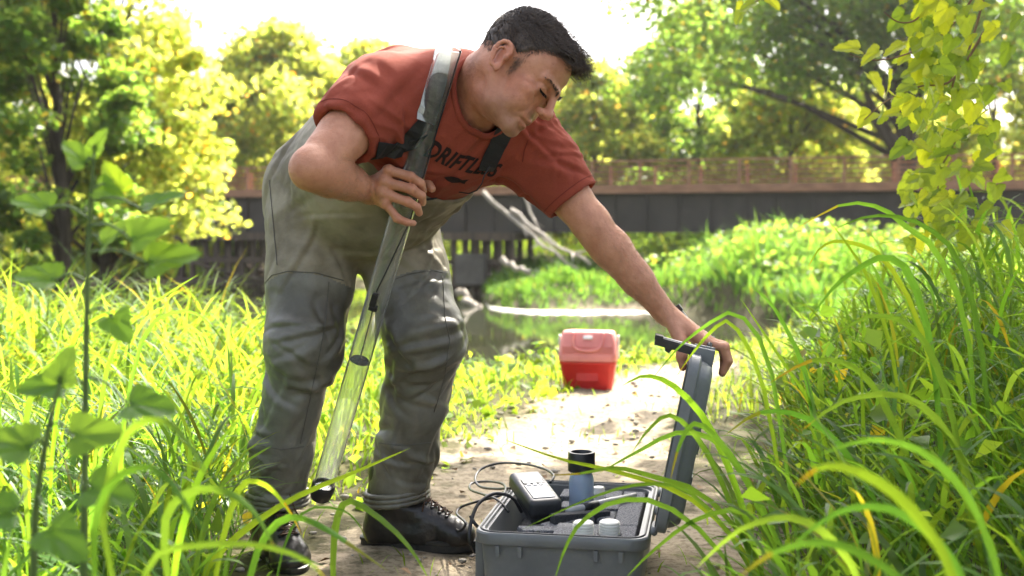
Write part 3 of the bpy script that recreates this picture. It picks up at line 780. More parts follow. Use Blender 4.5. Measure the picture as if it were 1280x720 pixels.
SHIRT, nt_, b_ = mat_new('rust_red_jersey')
r_, _ = noise_ramp(nt_, 900, [(0.3, (0.20, 0.037, 0.022)), (0.7, (0.33, 0.075, 0.045))], detail=3)
nt_.links.new(r_.outputs[0], b_.inputs['Base Color'])
b_.inputs['Roughness'].default_value = 0.92; b_.inputs['Specular IOR Level'].default_value = 0.2
b_.inputs['Sheen Weight'].default_value = 0.03; b_.inputs['Sheen Roughness'].default_value = 0.5
bp_ = add_bump(nt_, b_, 60, 0.25, 0.004); add_bump(nt_, b_, 1400, 0.3, 0.0008, prev=bp_)
WADER = simple_mat('wader_fabric_light', (0.30, 0.262, 0.175), (0.225, 0.196, 0.13), 9, 0.62, bump=(38, 0.4, 0.006))
WADER_LOW = simple_mat('wader_fabric_dark', (0.18, 0.172, 0.135), (0.125, 0.119, 0.094), 11, 0.44, bump=(30, 0.45, 0.007))
def stained(m, col, scale, lo, hi, amt):
    nt = m.node_tree; b = nt.nodes['Principled BSDF']; src = b.inputs['Base Color'].links[0].from_socket
    r, _ = noise_ramp(nt, scale, [(lo, (1, 1, 1)), (hi, col)], detail=7, rough=0.55, distort=0.4)
    mx = nt.nodes.new('ShaderNodeMix'); mx.data_type = 'RGBA'; mx.blend_type = 'MULTIPLY'; mx.inputs[0].default_value = amt
    nt.links.new(src, mx.inputs[6]); nt.links.new(r.outputs[0], mx.inputs[7]); nt.links.new(mx.outputs[2], b.inputs['Base Color'])
stained(WADER, (0.45, 0.42, 0.36), 3.2, 0.50, 0.60, 0.8); stained(WADER_LOW, (0.55, 0.52, 0.45), 4.0, 0.50, 0.62, 0.8)
WEB = simple_mat('black_webbing', (0.016, 0.017, 0.019), (0.009, 0.009, 0.010), 300, 0.7)
BLACKP = simple_mat('black_plastic', (0.02, 0.021, 0.023), (0.013, 0.013, 0.014), 60, 0.38)
BOOT = simple_mat('boot_leather', (0.032, 0.027, 0.022), (0.012, 0.011, 0.010), 28, 0.36, bump=(70, 0.45, 0.003))
SOLE = simple_mat('boot_rubber', (0.018, 0.018, 0.018), (0.035, 0.03, 0.024), 40, 0.55, bump=(90, 0.4, 0.003))
LACE = simple_mat('boot_lace', (0.12, 0.062, 0.035), (0.05, 0.03, 0.02), 200, 0.8)
HAIR = simple_mat('dark_hair', (0.105, 0.072, 0.048), (0.024, 0.017, 0.012), 260, 0.42, spec=0.4)
HAIRG = simple_mat('greying_hair', (0.16, 0.14, 0.12), (0.03, 0.024, 0.02), 160, 0.45, lo=0.45, hi=0.7)
INK = simple_mat('black_shirt_print', (0.035, 0.018, 0.016), (0.018, 0.012, 0.012), 500, 0.85, spec=0.2)
STITCH = simple_mat('seam_tape', (0.105, 0.10, 0.08), (0.08, 0.077, 0.06), 200, 0.6)
STEEL = simple_mat('bright_steel', (0.55, 0.55, 0.54), (0.4, 0.4, 0.4), 50, 0.3, metallic=0.9)

# joints
pelvis = P(442, 262, 3.13)
neckB = P(592, 128, 2.77)
chest = P(540, 158, 2.85)
shR, shL = P(475, 120, 2.71), P(652, 170, 2.90)
elR, wrR = P(391, 210, 2.52), P(463, 239, 2.735)
elL, wrL = P(736, 277, 2.86), P(833, 393, 2.885)
hipR, hipL = P(392, 285, 3.07), P(492, 283, 3.16)
knR, knL = P(381, 435, 2.98), P(531, 425, 3.03)
anR, anL = P(346, 622, 3.06), P(492, 622, 3.16)
axis = unit(neckB - pelvis)
across = unit(shL - shR)
front = unit(np.cross(across, axis))               # out of the chest: down and towards the camera
across = unit(np.cross(axis, front))

man = thing('person', 'man in rust red t-shirt and grey waders bending over the open case', 'person', tuple((anR + anL) / 2 * np.array([1, 1, 0])))

# head frame: x to his right, y forward, z up
hF = unit([0.66, -0.36, -0.66]); hU = np.array([0.73, 0.02, 0.68]); hU = unit(hU - hF * (hU @ hF)); hR = np.cross(hF, hU)
HM = np.stack([hR, hF, hU], 1); HS = 1.09
hC = P(644, 93, 2.66)
def H(x, y, z): return hC + HM @ (np.array([x, y, z]) * HS)

# the tube he carries (needed for the hand)
tube_top, tube_bot = P(562, 60, 2.61), P(403, 612, 3.04)
tdir = unit(tube_top - tube_bot)
def tube_at(py):
    lo, hi = 0.0, 1.0
    for _ in range(40):
        m = (lo + hi) / 2; q = tube_top + (tube_bot - tube_top) * m
        cp, sp = math.cos(PITCH), math.sin(PITCH)
        rel = q - np.array([0, 0, CAM_Z]); zc = rel[1] * cp - rel[2] * sp; yc = rel[1] * sp + rel[2] * cp
        if 360 - F_PX * yc / zc < py: lo = m
        else: hi = m
    return tube_top + (tube_bot - tube_top) * lo

# ---- body: head, neck, arms and hands as one surface
fb = Field(P(330, 470, 2.42) * [0, 1, 0] + [-0.60, 0, 0.52], [0.60, 3.30, 1.46], 0.0028)
# torso core, inside the clothes
fb.chain([pelvis, P(480, 220, 3.0), chest, neckB], [0.13, 0.13, 0.13, 0.06], 0.03)
fb.cone(shR, shL, 0.05, 0.05, 0.03)
# neck
fb.cone(H(0, -0.028, -0.015), neckB, 0.062, 0.072, 0.03)
fb.cone(H(0, -0.045, -0.02), neckB + axis * -0.02 - front * 0.04, 0.058, 0.075, 0.03)
for s in (-1, 1):      # the neck's slanting muscles
    fb.cone(H(0.045 * s, -0.03, -0.03), neckB + front * 0.055 + across * -0.02 * s, 0.020, 0.022, 0.03)
# head
fb.ell(H(0, -0.014, 0.045), np.array([0.076, 0.098, 0.085]) * HS, HM, 0.02)
fb.ell(H(0, 0.045, 0.050), np.array([0.064, 0.050, 0.058]) * HS, HM, 0.02)
fb.ell(H(0, 0.044, -0.018), np.array([0.058, 0.050, 0.060]) * HS, HM, 0.02)
fb.ell(H(0, 0.034, -0.060), np.array([0.051, 0.056, 0.043]) * HS, HM, 0.02)
fb.ell(H(0, 0.010, -0.078), np.array([0.050, 0.052, 0.030]) * HS, HM, 0.03)
fb.ell(H(0, 0.082, -0.089), np.array([0.026, 0.018, 0.017]) * HS, HM, 0.02)
for s in (-1, 1):
    fb.cone(H(0.057 * s, -0.008, -0.034), H(0.043 * s, 0.03, -0.078), 0.016, 0.015, 0.02)
    fb.cone(H(0.043 * s, 0.03, -0.078), H(0.016 * s, 0.078, -0.090), 0.017, 0.014, 0.02)
    fb.ell(H(0.046 * s, 0.064, -0.014), np.array([0.022, 0.022, 0.017]) * HS, HM, 0.016)
    fb.ell(H(0.040 * s, 0.066, -0.042), np.array([0.020, 0.024, 0.022]) * HS, HM, 0.02)
    fb.cone(H(0.008 * s, 0.0965, 0.030), H(0.046 * s, 0.079, 0.031), 0.0110, 0.0105, 0.012)
    fb.ell(H(0.032 * s, 0.098, 0.013), np.array([0.019, 0.017, 0.0105]) * HS, HM, 0.009, sub=True)
    fb.ell(H(0.031 * s, 0.0805, 0.013), np.array([0.0150, 0.0130, 0.0115]) * HS, HM, 0.004)
    # lids closed over lowered eyes: upper lid with a crease above
    fb.cone(H(0.018 * s, 0.0935, 0.010), H(0.045 * s, 0.084, 0.009), 0.0036, 0.0034, 0.003)
    fb.cone(H(0.017 * s, 0.100, 0.0205), H(0.047 * s, 0.089, 0.019), 0.0022, 0.002, 0.003, sub=True)
    fb.cone(H(0.019 * s, 0.0985, 0.005), H(0.046 * s, 0.0885, 0.0045), 0.0030, 0.0024, 0.002, sub=True)
    fb.cone(H(0.018 * s, 0.0925, -0.001), H(0.046 * s, 0.081, 0.0005), 0.0035, 0.003, 0.006)
    # fold from nose wing to mouth corner
    fb.cone(H(0.022 * s, 0.105, -0.026), H(0.036 * s, 0.089, -0.056), 0.0042, 0.0036, 0.006, sub=True)
fb.cone(H(0, 0.101, 0.024), H(0, 0.119, -0.012), 0.0085, 0.0102, 0.012)
fb.ell(H(0, 0.1215, -0.0165), np.array([0.0122, 0.0122, 0.0112]) * HS, HM, 0.008)
for s in (-1, 1):
    fb.ell(H(0.0125 * s, 0.1095, -0.0225), np.array([0.0085, 0.0115, 0.0085]) * HS, HM, 0.006)
    fb.ell(H(0.0075 * s, 0.114, -0.0320), np.array([0.0042, 0.006, 0.005]) * HS, HM, 0.003, sub=True)
fb.ell(H(0, 0.083, -0.058), np.array([0.032, 0.020, 0.026]) * HS, HM, 0.015)
fb.cone(H(-0.023, 0.094, -0.0575), H(0, 0.1035, -0.0545), 0.0042, 0.0056, 0.005); fb.cone(H(0.023, 0.094, -0.0575), H(0, 0.1035, -0.0545), 0.0042, 0.0056, 0.005)
fb.cone(H(-0.021, 0.092, -0.067), H(0, 0.1005, -0.0685), 0.005, 0.0068, 0.005); fb.cone(H(0.021, 0.092, -0.067), H(0, 0.1005, -0.0685), 0.005, 0.0068, 0.005)
fb.cone(H(-0.027, 0.0955, -0.0635), H(0, 0.1075, -0.0615), 0.0040, 0.0050, 0.002, sub=True); fb.cone(H(0.027, 0.0955, -0.0635), H(0, 0.1075, -0.0615), 0.0040, 0.0050, 0.002, sub=True)
fb.cone(H(-0.014, 0.105, -0.079), H(0.014, 0.105, -0.079), 0.005, 0.005, 0.009, sub=True)
# ears
for s in (-1, 1):
    eM = HM @ np.array(Matrix.Rotation(math.radians(14), 3, 'X')) @ np.array(Matrix.Rotation(math.radians(-22 * s), 3, 'Z'))
    ec = H(0.079 * s, -0.014, 0.0)
    ring = []
    for i in range(11):
        t = math.radians(15 + i * 26)
        rr = (0.0175 if i < 7 else 0.0145, 0.0300)
        off = eM @ (np.array([s * (0.004 - 0.010 * math.cos(t)), rr[0] * math.cos(t), rr[1] * math.sin(t)]) * HS)
        ring.append(ec + off)
    fb.ell(ec - eM @ np.array([0.004 * s, 0, 0]), np.array([0.008, 0.017, 0.028]) * HS, eM, 0.006)
    fb.ell(ec + eM @ np.array([0.006 * s, 0.002, -0.003]), np.array([0.006, 0.0105, 0.0165]) * HS, eM, 0.004, sub=True)
    fb.chain(ring, [0.0034, 0.004, 0.0046, 0.0048, 0.0048, 0.0046, 0.0044, 0.0044, 0.0046, 0.005, 0.005], 0.003)
    fb.chain([ec + eM @ (np.array([s * (0.006 - 0.006 * math.cos(t_)), 0.0095 * math.cos(t_), 0.017 * math.sin(t_) - 0.001]) * HS) for t_ in np.radians([60, 95, 130, 165, 200, 235])], [0.0028] * 6, 0.003)
    fb.ell(ec + eM @ (np.array([0.0, 0.007, -0.029]) * HS), np.array([0.0055, 0.009, 0.010]) * HS, eM, 0.005)
    fb.ell(ec + eM @ (np.array([0.002 * s, 0.016, -0.002]) * HS), np.array([0.005, 0.006, 0.009]) * HS, eM, 0.004)

# arms
def arm(sh, el, wr, flex, ext):
    """flex: direction of the biceps side, ext: elbow side"""
    ua, fa = unit(el - sh), unit(wr - el)
    fb.chain([sh, sh + (el - sh) * 0.55, el], [0.062, 0.055, 0.045], 0.02)
    m = sh + (el - sh) * 0.55
    fb.cone(m + flex * 0.016 - ua * 0.07, m + flex * 0.014 + ua * 0.06, 0.042, 0.034, 0.03)
    fb.cone(m + ext * 0.014 - ua * 0.08, m + ext * 0.012 + ua * 0.06, 0.044, 0.036, 0.03)
    fb.ell(el + ext * 0.012, [0.036, 0.036, 0.036], None, 0.03)
    L = np.linalg.norm(wr - el)
    fb.chain([el, el + fa * L * 0.28, el + fa * L * 0.62, wr], [0.044, 0.0475, 0.040, 0.029], 0.02)
    fb.cone(el + fa * L * 0.12 + flex * 0.010, el + fa * L * 0.5, 0.036, 0.030, 0.03)
arm(shR, elR, wrR, unit([0.7, -0.3, -0.3]), unit([-0.8, -0.2, -0.5]))
arm(shL, elL, wrL, unit([-0.25, -0.6, -0.5]), unit([0.7, 0.5, 0.4]))

# right hand on the tube: fingers over its front, thumb round the back
Yt = tube_at(245)[1]
tr_ = 0.029
wristR = wrR
mc = [P(486, 213, Yt - 0.050), P(480, 227, Yt - 0.054), P(478, 241, Yt - 0.052), P(481, 254, Yt - 0.046)]
pip = [P(513, 221, Yt - 0.048), P(515, 237, Yt - 0.052), P(509, 252, Yt - 0.050), P(497, 273, Yt - 0.045)]
dip = [P(526, 229, Yt - 0.034), P(527, 245, Yt - 0.037), P(521, 259, Yt - 0.037), P(508, 278, Yt - 0.036)]
tip = [P(529, 238, Yt - 0.014), P(528, 253, Yt - 0.018), P(524, 266, Yt - 0.020), P(517, 279, Yt - 0.022)]
fr = [0.0118, 0.0120, 0.0114, 0.0100]
for i in range(4):
    fb.cone(wristR + (mc[i] - wristR) * 0.15, mc[i], 0.021, 0.0142, 0.010)
    fb.ell(mc[i] + np.array([-0.001, -0.004, 0.001]), fr[i] * 1.18, None, 0.006)
    fb.chain([mc[i], pip[i], dip[i], tip[i]], [fr[i] * 1.08, fr[i] * 1.03, fr[i] * 0.93, fr[i] * 0.82], 0.0025)
    fb.ell(pip[i] + np.array([0, -0.002, 0]), fr[i] * 1.10, None, 0.004)
fb.cone(wristR, (mc[1] + mc[2]) / 2 + np.array([-0.01, 0.012, 0]), 0.030, 0.026, 0.015, w=[0.2, 1, 0], sw=0.75)
thb = [wristR + np.array([0.018, 0.022, 0.012]), P(497, 222, Yt + 0.030), P(520, 220, Yt + 0.040), P(533, 227, Yt + 0.026), P(540, 236, Yt + 0.010)]
fb.chain(thb, [0.022, 0.0165, 0.0145, 0.0128, 0.0098], 0.006)

# left hand over the lid's upper edge: fingers hooked down its outer side
CASE_C = np.array([0.323, 2.62, 0.0])              # ground point under the case's near right corner
ang = math.radians(10)
cW = np.array([math.cos(ang), -math.sin(ang), 0]); cD = np.array([math.sin(ang), math.cos(ang), 0]); cU = np.array([0, 0, 1.0])
CW, CD, RIM = 0.425, 0.60, 0.17
LEAN = math.radians(11)
lU = cW * math.sin(LEAN) + cU * math.cos(LEAN); lO = cW * math.cos(LEAN) - cU * math.sin(LEAN)   # up the lid, out of the lid
LID_H, LID_T = 0.435, 0.060
lid0 = CASE_C + cU * (RIM + 0.012) + cW * 0.012
def lid(d, u, o): return lid0 + cD * d + lU * u + lO * o     # along the hinge, up, outwards
hd = 0.27                                                     # where along the lid the hand sits
wristL = wrL
ks = [0.045, 0.018, -0.009, -0.034]
for i, (kd, fl, r) in enumerate(zip((-0.038, -0.013, 0.012, 0.036), (0.98, 1.06, 1.0, 0.84), (0.0112, 0.0116, 0.0112, 0.0098))):
    m0 = lid(hd + kd, LID_H + 0.022 - abs(kd) * 0.12, 0.030)
    p1 = lid(hd + kd * 0.95, LID_H + 0.013, 0.030 + 0.048 * fl)
    p2 = lid(hd + kd * 0.9, LID_H - 0.018 * fl, 0.030 + 0.064 * fl)
    p3 = lid(hd + kd * 0.88, LID_H - 0.050 * fl, 0.030 + 0.058)
    fb.cone(wristL + (m0 - wristL) * 0.1, m0, 0.021, 0.0145, 0.010)
    fb.ell(m0 + lU * 0.003, r * 1.2, None, 0.006)
    fb.chain([m0, p1, p2, p3], [r * 1.1, r * 1.04, r * 0.95, r * 0.85], 0.003)
    fb.ell(p1 + lU * 0.002, r * 1.12, None, 0.004)
fb.cone(wristL, lid(hd, LID_H + 0.022, 0.012), 0.030, 0.027, 0.015, w=lU, sw=0.72)
fb.chain([wristL + np.array([0.012, -0.018, -0.01]), lid(hd - 0.045, LID_H + 0.004, -0.028), lid(hd - 0.06, LID_H - 0.028, -0.020), lid(hd - 0.068, LID_H - 0.052, -0.012)], [0.022, 0.0165, 0.0135, 0.0100], 0.008)
Vb, Fb = fb.mesh(2)
del fb
Nb0 = vnormals(Vb, Fb); Lq = ((Vb - hC) @ HM) / HS; dzb = np.zeros(len(Vb))
def wrinkle(pts, depth, wd):
    """a skin crease along points given in the head's own frame"""
    for a, b in zip(pts[:-1], pts[1:]):
        a = np.array(a); b = np.array(b); ab = b - a; t = np.clip(((Lq - a) @ ab) / (ab @ ab), 0, 1)
        d = np.linalg.norm(Lq - a - t[:, None] * ab, axis=1); dzb[:] = np.minimum(dzb, -depth * np.exp(-(d / wd) ** 2)) 
for s in (-1, 1):
    wrinkle([(0.004 * s, 0.108, 0.058), (0.025 * s, 0.101, 0.060), (0.045 * s, 0.086, 0.056)], 0.0016, 0.0032)
    wrinkle([(0.004 * s, 0.106, 0.070), (0.025 * s, 0.099, 0.072), (0.042 * s, 0.086, 0.069)], 0.0014, 0.0032)
    wrinkle([(0.006 * s, 0.112, 0.042), (0.007 * s, 0.113, 0.032)], 0.0022, 0.0030)
    for e_ in (0.010, 0.002, -0.007): wrinkle([(0.050 * s, 0.078, 0.008 + e_ * 0.3), (0.060 * s, 0.060, 0.008 + e_)], 0.0013, 0.0028)
    wrinkle([(0.020 * s, 0.098, -0.006), (0.034 * s, 0.092, -0.012), (0.044 * s, 0.082, -0.012)], 0.0016, 0.0035)
    wrinkle([(0.030 * s, 0.092, -0.062), (0.034 * s, 0.084, -0.078)], 0.0016, 0.0035)
    wrinkle([(0.050 * s, 0.045, -0.030), (0.046 * s, 0.050, -0.060)], 0.0012, 0.0045)
    for e_ in (0.0, 0.016, 0.03): wrinkle([(0.056 * s, -0.020 - e_, -0.055 - e_ * .5), (0.045 * s, 0.012 - e_, -0.095 - e_)], 0.0012, 0.004)
kn_ = np.zeros(len(Vb))
for q_ in pip:                                      # knuckle creases across the bent fingers
    for o_ in (-0.004, 0.0, 0.004):
        d_ = np.linalg.norm((Vb - q_ - np.array([o_, 0, 0])) * np.array([1, 0.25, 0.25]), axis=1); kn_ -= 0.0009 * np.exp(-(d_ / 0.0022) ** 2)
for q_ in mc:                                       # tendons running back from the knuckles
    ab = wristR - q_; t = np.clip(((Vb - q_) @ ab) / (ab @ ab), 0, 0.8); d_ = np.linalg.norm(Vb - q_ - t[:, None] * ab, axis=1); kn_ += 0.0
Vb = Vb + Nb0 * (dzb + kn_)[:, None]
Vb = Vb + Nb0 * (0.0007 * vnoise(Vb, 45, 2.0))[:, None]
body = mesh_obj('body', Vb, Fb, SKIN, man)
# skin flush: warmer nose, ears, cheeks, knuckles, elbows; stubble shade on the jaw (attribute per vertex)
fl = np.ones((len(Vb), 4), np.float32)
L = ((Vb - hC) @ HM) / HS
def spot(c, r): return np.exp(-(((L - np.array(c)) / np.array(r)) ** 2).sum(1))
inhead = np.exp(-np.maximum(np.linalg.norm(L, axis=1) - 0.15, 0) * 60)
red = spot((0, 0.12, -0.02), (0.02, 0.03, 0.02)) + 0.8 * (spot((0.05, 0.06, -0.02), (0.03, 0.04, 0.03)) + spot((-0.05, 0.06, -0.02), (0.03, 0.04, 0.03))) + 0.9 * (spot((0.08, -0.01, 0), (0.015, 0.03, 0.04)) + spot((-0.08, -0.01, 0), (0.015, 0.03, 0.04))) + 0.8 * spot((0.05, -0.03, -0.09), (0.06, 0.05, 0.06))
for q in mc + pip: red += 0.5 * np.exp(-(((Vb - q) / 0.012) ** 2).sum(1))
red = np.clip(red, 0, 1)[:, None]
fl[:, :3] = 1 - red * np.array([0.02, 0.20, 0.22])
lips = np.clip(spot((0, 0.100, -0.055), (0.024, 0.012, 0.004)) + spot((0, 0.098, -0.068), (0.021, 0.012, 0.005)), 0, 1)[:, None]
fl[:, :3] *= 1 - lips * np.array([0.10, 0.28, 0.22])
beard = np.clip(1.3 * (spot((0.035, 0.045, -0.082), (0.035, 0.045, 0.030)) + spot((-0.035, 0.045, -0.082), (0.035, 0.045, 0.030)) + spot((0, 0.095, -0.092), (0.035, 0.03, 0.022)) + 0.8 * spot((0, 0.10, -0.042), (0.026, 0.02, 0.006))), 0, 1)[:, None] * (1 - lips)
fl[:, :3] *= 1 - beard * np.array([0.30, 0.27, 0.22])
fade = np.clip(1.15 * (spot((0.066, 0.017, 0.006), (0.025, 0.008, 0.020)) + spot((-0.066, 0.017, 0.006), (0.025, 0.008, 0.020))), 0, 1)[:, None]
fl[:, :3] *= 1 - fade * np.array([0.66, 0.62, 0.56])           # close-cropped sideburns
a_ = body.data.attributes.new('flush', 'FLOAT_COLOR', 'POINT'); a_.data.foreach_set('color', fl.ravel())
bvB = bvh_of(Vb, Fb)

LASH = simple_mat('lash', (0.012, 0.009, 0.008), (0.008, 0.006, 0.005), 90, 0.8, spec=0.1)
# brows and lashes as fine geometry on the face
for s in (-1, 1):
    mb = MB()
    for i in range(90):
        t = rng.random(); x = (0.009 + 0.043 * t) * s
        yb = 0.110 - 0.030 * t ** 1.6; z = 0.0255 + 0.008 * math.sin(t * 2.4) + rng.uniform(-0.0042, 0.0042) * (1 - 0.5 * t)
        h = bvB.find_nearest(Vector(H(x, yb, z)))
        b0 = np.array(h[0]); d_ = HM @ unit([s * (0.5 + t), 0.1, 0.5 - 0.9 * t + rng.uniform(-.2, .2)])
        mb.tube([b0, b0 + d_ * 0.004 + np.array(h[1]) * 0.0022, b0 + d_ * 0.010 + np.array(h[1]) * 0.0014], [0.0007, 0.0006, 0.0002], 3, False)
    mb.build('eyebrow', HAIR, body)
    mb = MB()
    for i in range(40):
        t = i / 39; x = (0.018 + 0.028 * t) * s
        h = bvB.find_nearest(Vector(H(x, 0.100 - 0.012 * t, 0.0065)))
        b0 = np.array(h[0]); d_ = HM @ unit([0.3 * s * t, 0.8, -0.75])
        mb.tube([b0 - d_ * 0.001, b0 + d_ * 0.0085], [0.0011, 0.0003], 3, False)
    mb.build('eyelashes', LASH, body)

# ---- hair: a shaped mass and many fine locks combed forward and up
fh = Field(hC - 0.19, hC + 0.19, 0.0028)
fh.ell(H(0, -0.016, 0.050), np.array([0.0795, 0.1005, 0.0875]) * HS, HM, 0)
fh.ell(H(0, 0.046, 0.088), np.array([0.056, 0.052, 0.030]) * HS, HM, 0.03)
fh.cone(H(-0.03, 0.055, 0.104), H(-0.014, 0.086, 0.092), 0.022, 0.011, 0.02); fh.cone(H(0.03, 0.055, 0.102), H(0.02, 0.084, 0.089), 0.022, 0.011, 0.02)
# hairline: face side, ear side, nape
pA = H(0, 0.060, 0.086); fh.cut(pA, HM @ unit([0, 1.0, -0.85]), 0.012)
for s in (-1, 1):
    pS = H(0.066 * s, 0.040, 0.02); fh.cut(pS, HM @ unit([0.45 * s, 1.0, -0.62]), 0.008, lo=hC - 0.19, hi=hC + 0.19)
fh.cut(H(0, -0.06, -0.030), HM @ unit([0, 0.35, -1]), 0.01)
for s in (-1, 1):
    fh.ell(H(0.080 * s, -0.014, -0.004), np.array([0.03, 0.023, 0.036]) * HS, HM, 0.006, sub=True)
Vh, Fh = fh.mesh(2)
Nh = vnormals(Vh, Fh)
Lh = ((Vh - hC) @ HM) / HS
comb = np.stack([0.15 * np.sign(Lh[:, 0]) * 0, np.ones(len(Lh)), np.where(Lh[:, 2] > 0.06, 0.15, -0.8)], 1) @ HM.T
Vh2 = Vh + Nh * (0.0022 * vnoise(((Vh - hC) @ HM) * np.array([1, 0.25, 0.5]), 160)[:, None])
hair = mesh_obj('hair', Vh2, Fh, HAIR, man)
mbD, mbG = MB(), MB()
order = np.concatenate([nrng.permutation(len(Vh))[:11000]])
for i in order:
    l = Lh[i]; n = Nh[i]
    if l[2] < -0.02 and abs(l[0]) < 0.03 and l[1] > -0.02: continue
    top = np.clip((l[2] - 0.05) / 0.05, 0, 1)
    d0 = HM @ unit([0.15 * np.sign(l[0]) + nrng.normal(0, .18), 0.75 + 0.3 * top, -0.55 + 0.75 * top + nrng.normal(0, .15)])
    d0 = d0 - n * (d0 @ n); d0 = unit(d0)
    ln = (0.010 + 0.022 * top + (0.020 if (l[1] > 0.055 and top > .3) else 0)) * nrng.uniform(0.7, 1.25)
    lift = 0.25 + 0.25 * top + (0.9 if nrng.random() < 0.12 else 0)
    p0 = Vh[i] - n * 0.001
    (mbG if nrng.random() < (0.40 if l[2] < 0.04 else 0.14) else mbD).tube([p0, p0 + d0 * ln * .5 + n * ln * lift * .5, p0 + d0 * ln + n * ln * lift * 0.45], [0.00055, 0.00045, 0.00012], 3, False)
# soft hairline and sideburns: short hairs rooted in the skin along the edge
bvH = bvh_of(Vh2, Fh)
Nb = None
cand = np.where((np.abs(L[:, 0]) < 0.1) & (np.linalg.norm(L, axis=1) < 0.17))[0]
NbA = vnormals(Vb, Fb)
for i in nrng.permutation(cand):
    l = L[i]
    side_b = abs(l[0]) > 0.052 and 0.010 < l[1] < 0.028 - max(0, 0.02 - l[2]) * 0.25 and -0.016 < l[2] < 0.05
    d_h = bvH.find_nearest(Vector(Vb[i]), 0.02)
    edge = d_h[0] is not None and d_h[3] < 0.007 and not (abs(l[0]) > 0.07 and l[1] < 0.012 and l[2] < 0.04)
    if not (side_b or edge): continue
    if nrng.random() > (0.30 if side_b else 0.45): continue
    n = NbA[i]
    d0 = HM @ unit([0.1 * np.sign(l[0]), 0.15 + (0.7 if l[2] > 0.05 else 0), -0.9 if l[2] < 0.06 else 0.3]) + nrng.normal(0, .12, 3)
    d0 = unit(d0 - n * (d0 @ n)); ln = nrng.uniform(0.004, 0.009)
    (mbG if nrng.random() < (0.6 if side_b else 0.3) else mbD).tube([Vb[i], Vb[i] + d0 * ln * .5 + n * 0.0018, Vb[i] + d0 * ln + n * 0.0014], [0.00042, 0.00035, 0.00015], 3, False)
mbD.build('hair_locks', HAIR, hair); mbG.build('grey_locks', HAIRG, hair)

# fine fair hairs on the forearms
ARMH = simple_mat('arm_hair', (0.42, 0.26, 0.14), (0.25, 0.15, 0.08), 90, 0.5)
for el_, wr_ in ((elR, wrR), (elL, wrL)):
    ax_ = unit(wr_ - el_); L_ = np.linalg.norm(wr_ - el_)
    rel = Vb - el_; t_ = (rel @ ax_) / L_; dd = np.linalg.norm(rel - np.outer(rel @ ax_, ax_), axis=1)
    ids = np.where((t_ > 0.05) & (t_ < 1.0) & (dd < 0.07))[0]
    mb = MB()
    for i in nrng.permutation(ids)[:900]:
        n = NbA[i]; d_ = ax_ * 0.8 + nrng.normal(0, 0.35, 3); d_ = unit(d_ - n * (d_ @ n)); ln = nrng.uniform(0.006, 0.013)
        mb.tube([Vb[i], Vb[i] + d_ * ln * 0.5 + n * ln * 0.28, Vb[i] + d_ * ln + n * ln * 0.34], [0.00026, 0.00022, 0.0001], 3, False)
    o = mb.build('arm_hair', ARMH, body); o['kind'] = 'stuff'

# ---- t-shirt
fs = Field([-0.52, 2.45, 0.82], [0.26, 3.22, 1.46], 0.004)
bk = -front
c1, c2 = P(470, 222, 3.02), P(535, 160, 2.86)
fs.cone(c1, c2 + front * 0.005, 0.185, 0.205, 0.03, w=front, sw=0.78)
fs.cone(c2, neckB - axis * 0.07 + bk * 0.02, 0.205, 0.150, 0.05, w=front, sw=0.76)
fs.cone(shR - axis * 0.03 - across * -0.05, shL - axis * 0.03 - across * 0.05, 0.105, 0.105, 0.08)
fs.cone(shR + across * 0.02, neckB - axis * 0.01 + bk * 0.02, 0.082, 0.066, 0.06)
fs.cone(shL - across * 0.02, neckB - axis * 0.01 + bk * 0.02, 0.082, 0.066, 0.06)
fs.cone(P(505, 132, 2.95), neckB + bk * 0.05 - axis * 0.07, 0.155, 0.118, 0.06)          # upper back
uR, uL = unit(elR - shR), unit(elL - shL)
cuR, cuL = shR + uR * 0.165, shL + uL * 0.215
fs.chain([shR, shR + uR * 0.09, cuR + uR * 0.04], [0.088, 0.080, 0.076], 0.05)
fs.chain([shL, shL + uL * 0.10, cuL + uL * 0.04], [0.090, 0.082, 0.073], 0.05)
for cu, u in ((cuR, uR), (cuL, uL)):
    fs.cut(cu, u, 0.006, lo=cu - 0.14, hi=cu + 0.14)
    fs.cone(cu - u * 0.035, cu + u * 0.08, 0.0655, 0.068, 0.004, sub=True)
# neck opening
nk = unit(H(0, -0.03, -0.03) - neckB)
fs.cone(neckB - nk * 0.010 + front * 0.015, neckB + nk * 0.16 + front * 0.02, 0.080, 0.092, 0.006, sub=True)
Vs, Fs = fs.mesh(2)
del fs
Ns = vnormals(Vs, Fs)
def folds(V, N, c, r, dirn, wl, amp, seed, warp=0.35):
    """cloth folds: ridges running along dirn, fading out from c"""
    rel = V - c; e1 = unit(dirn)
    g = np.exp(-((rel / r) ** 2).sum(1))
    m = np.linalg.norm(rel, axis=1) < 2.6 * r
    out = np.zeros(len(V))
    if not m.any(): return out
    a = unit(np.cross(e1, N[m].mean(0)))
    nz = vnoise(V[m], 9, seed) * warp + vnoise(V[m], 22, seed + 5) * warp * 0.35
    ph = (rel[m] @ a) / wl + nz * 2.2
    rid = 1 - np.abs(np.sin(ph * math.pi)) * 1.4
    brk = 0.5 + 0.7 * vnoise(V[m] , 7, seed + 9)
    out[m] = g[m] * amp * 0.9 * rid * brk
    return out
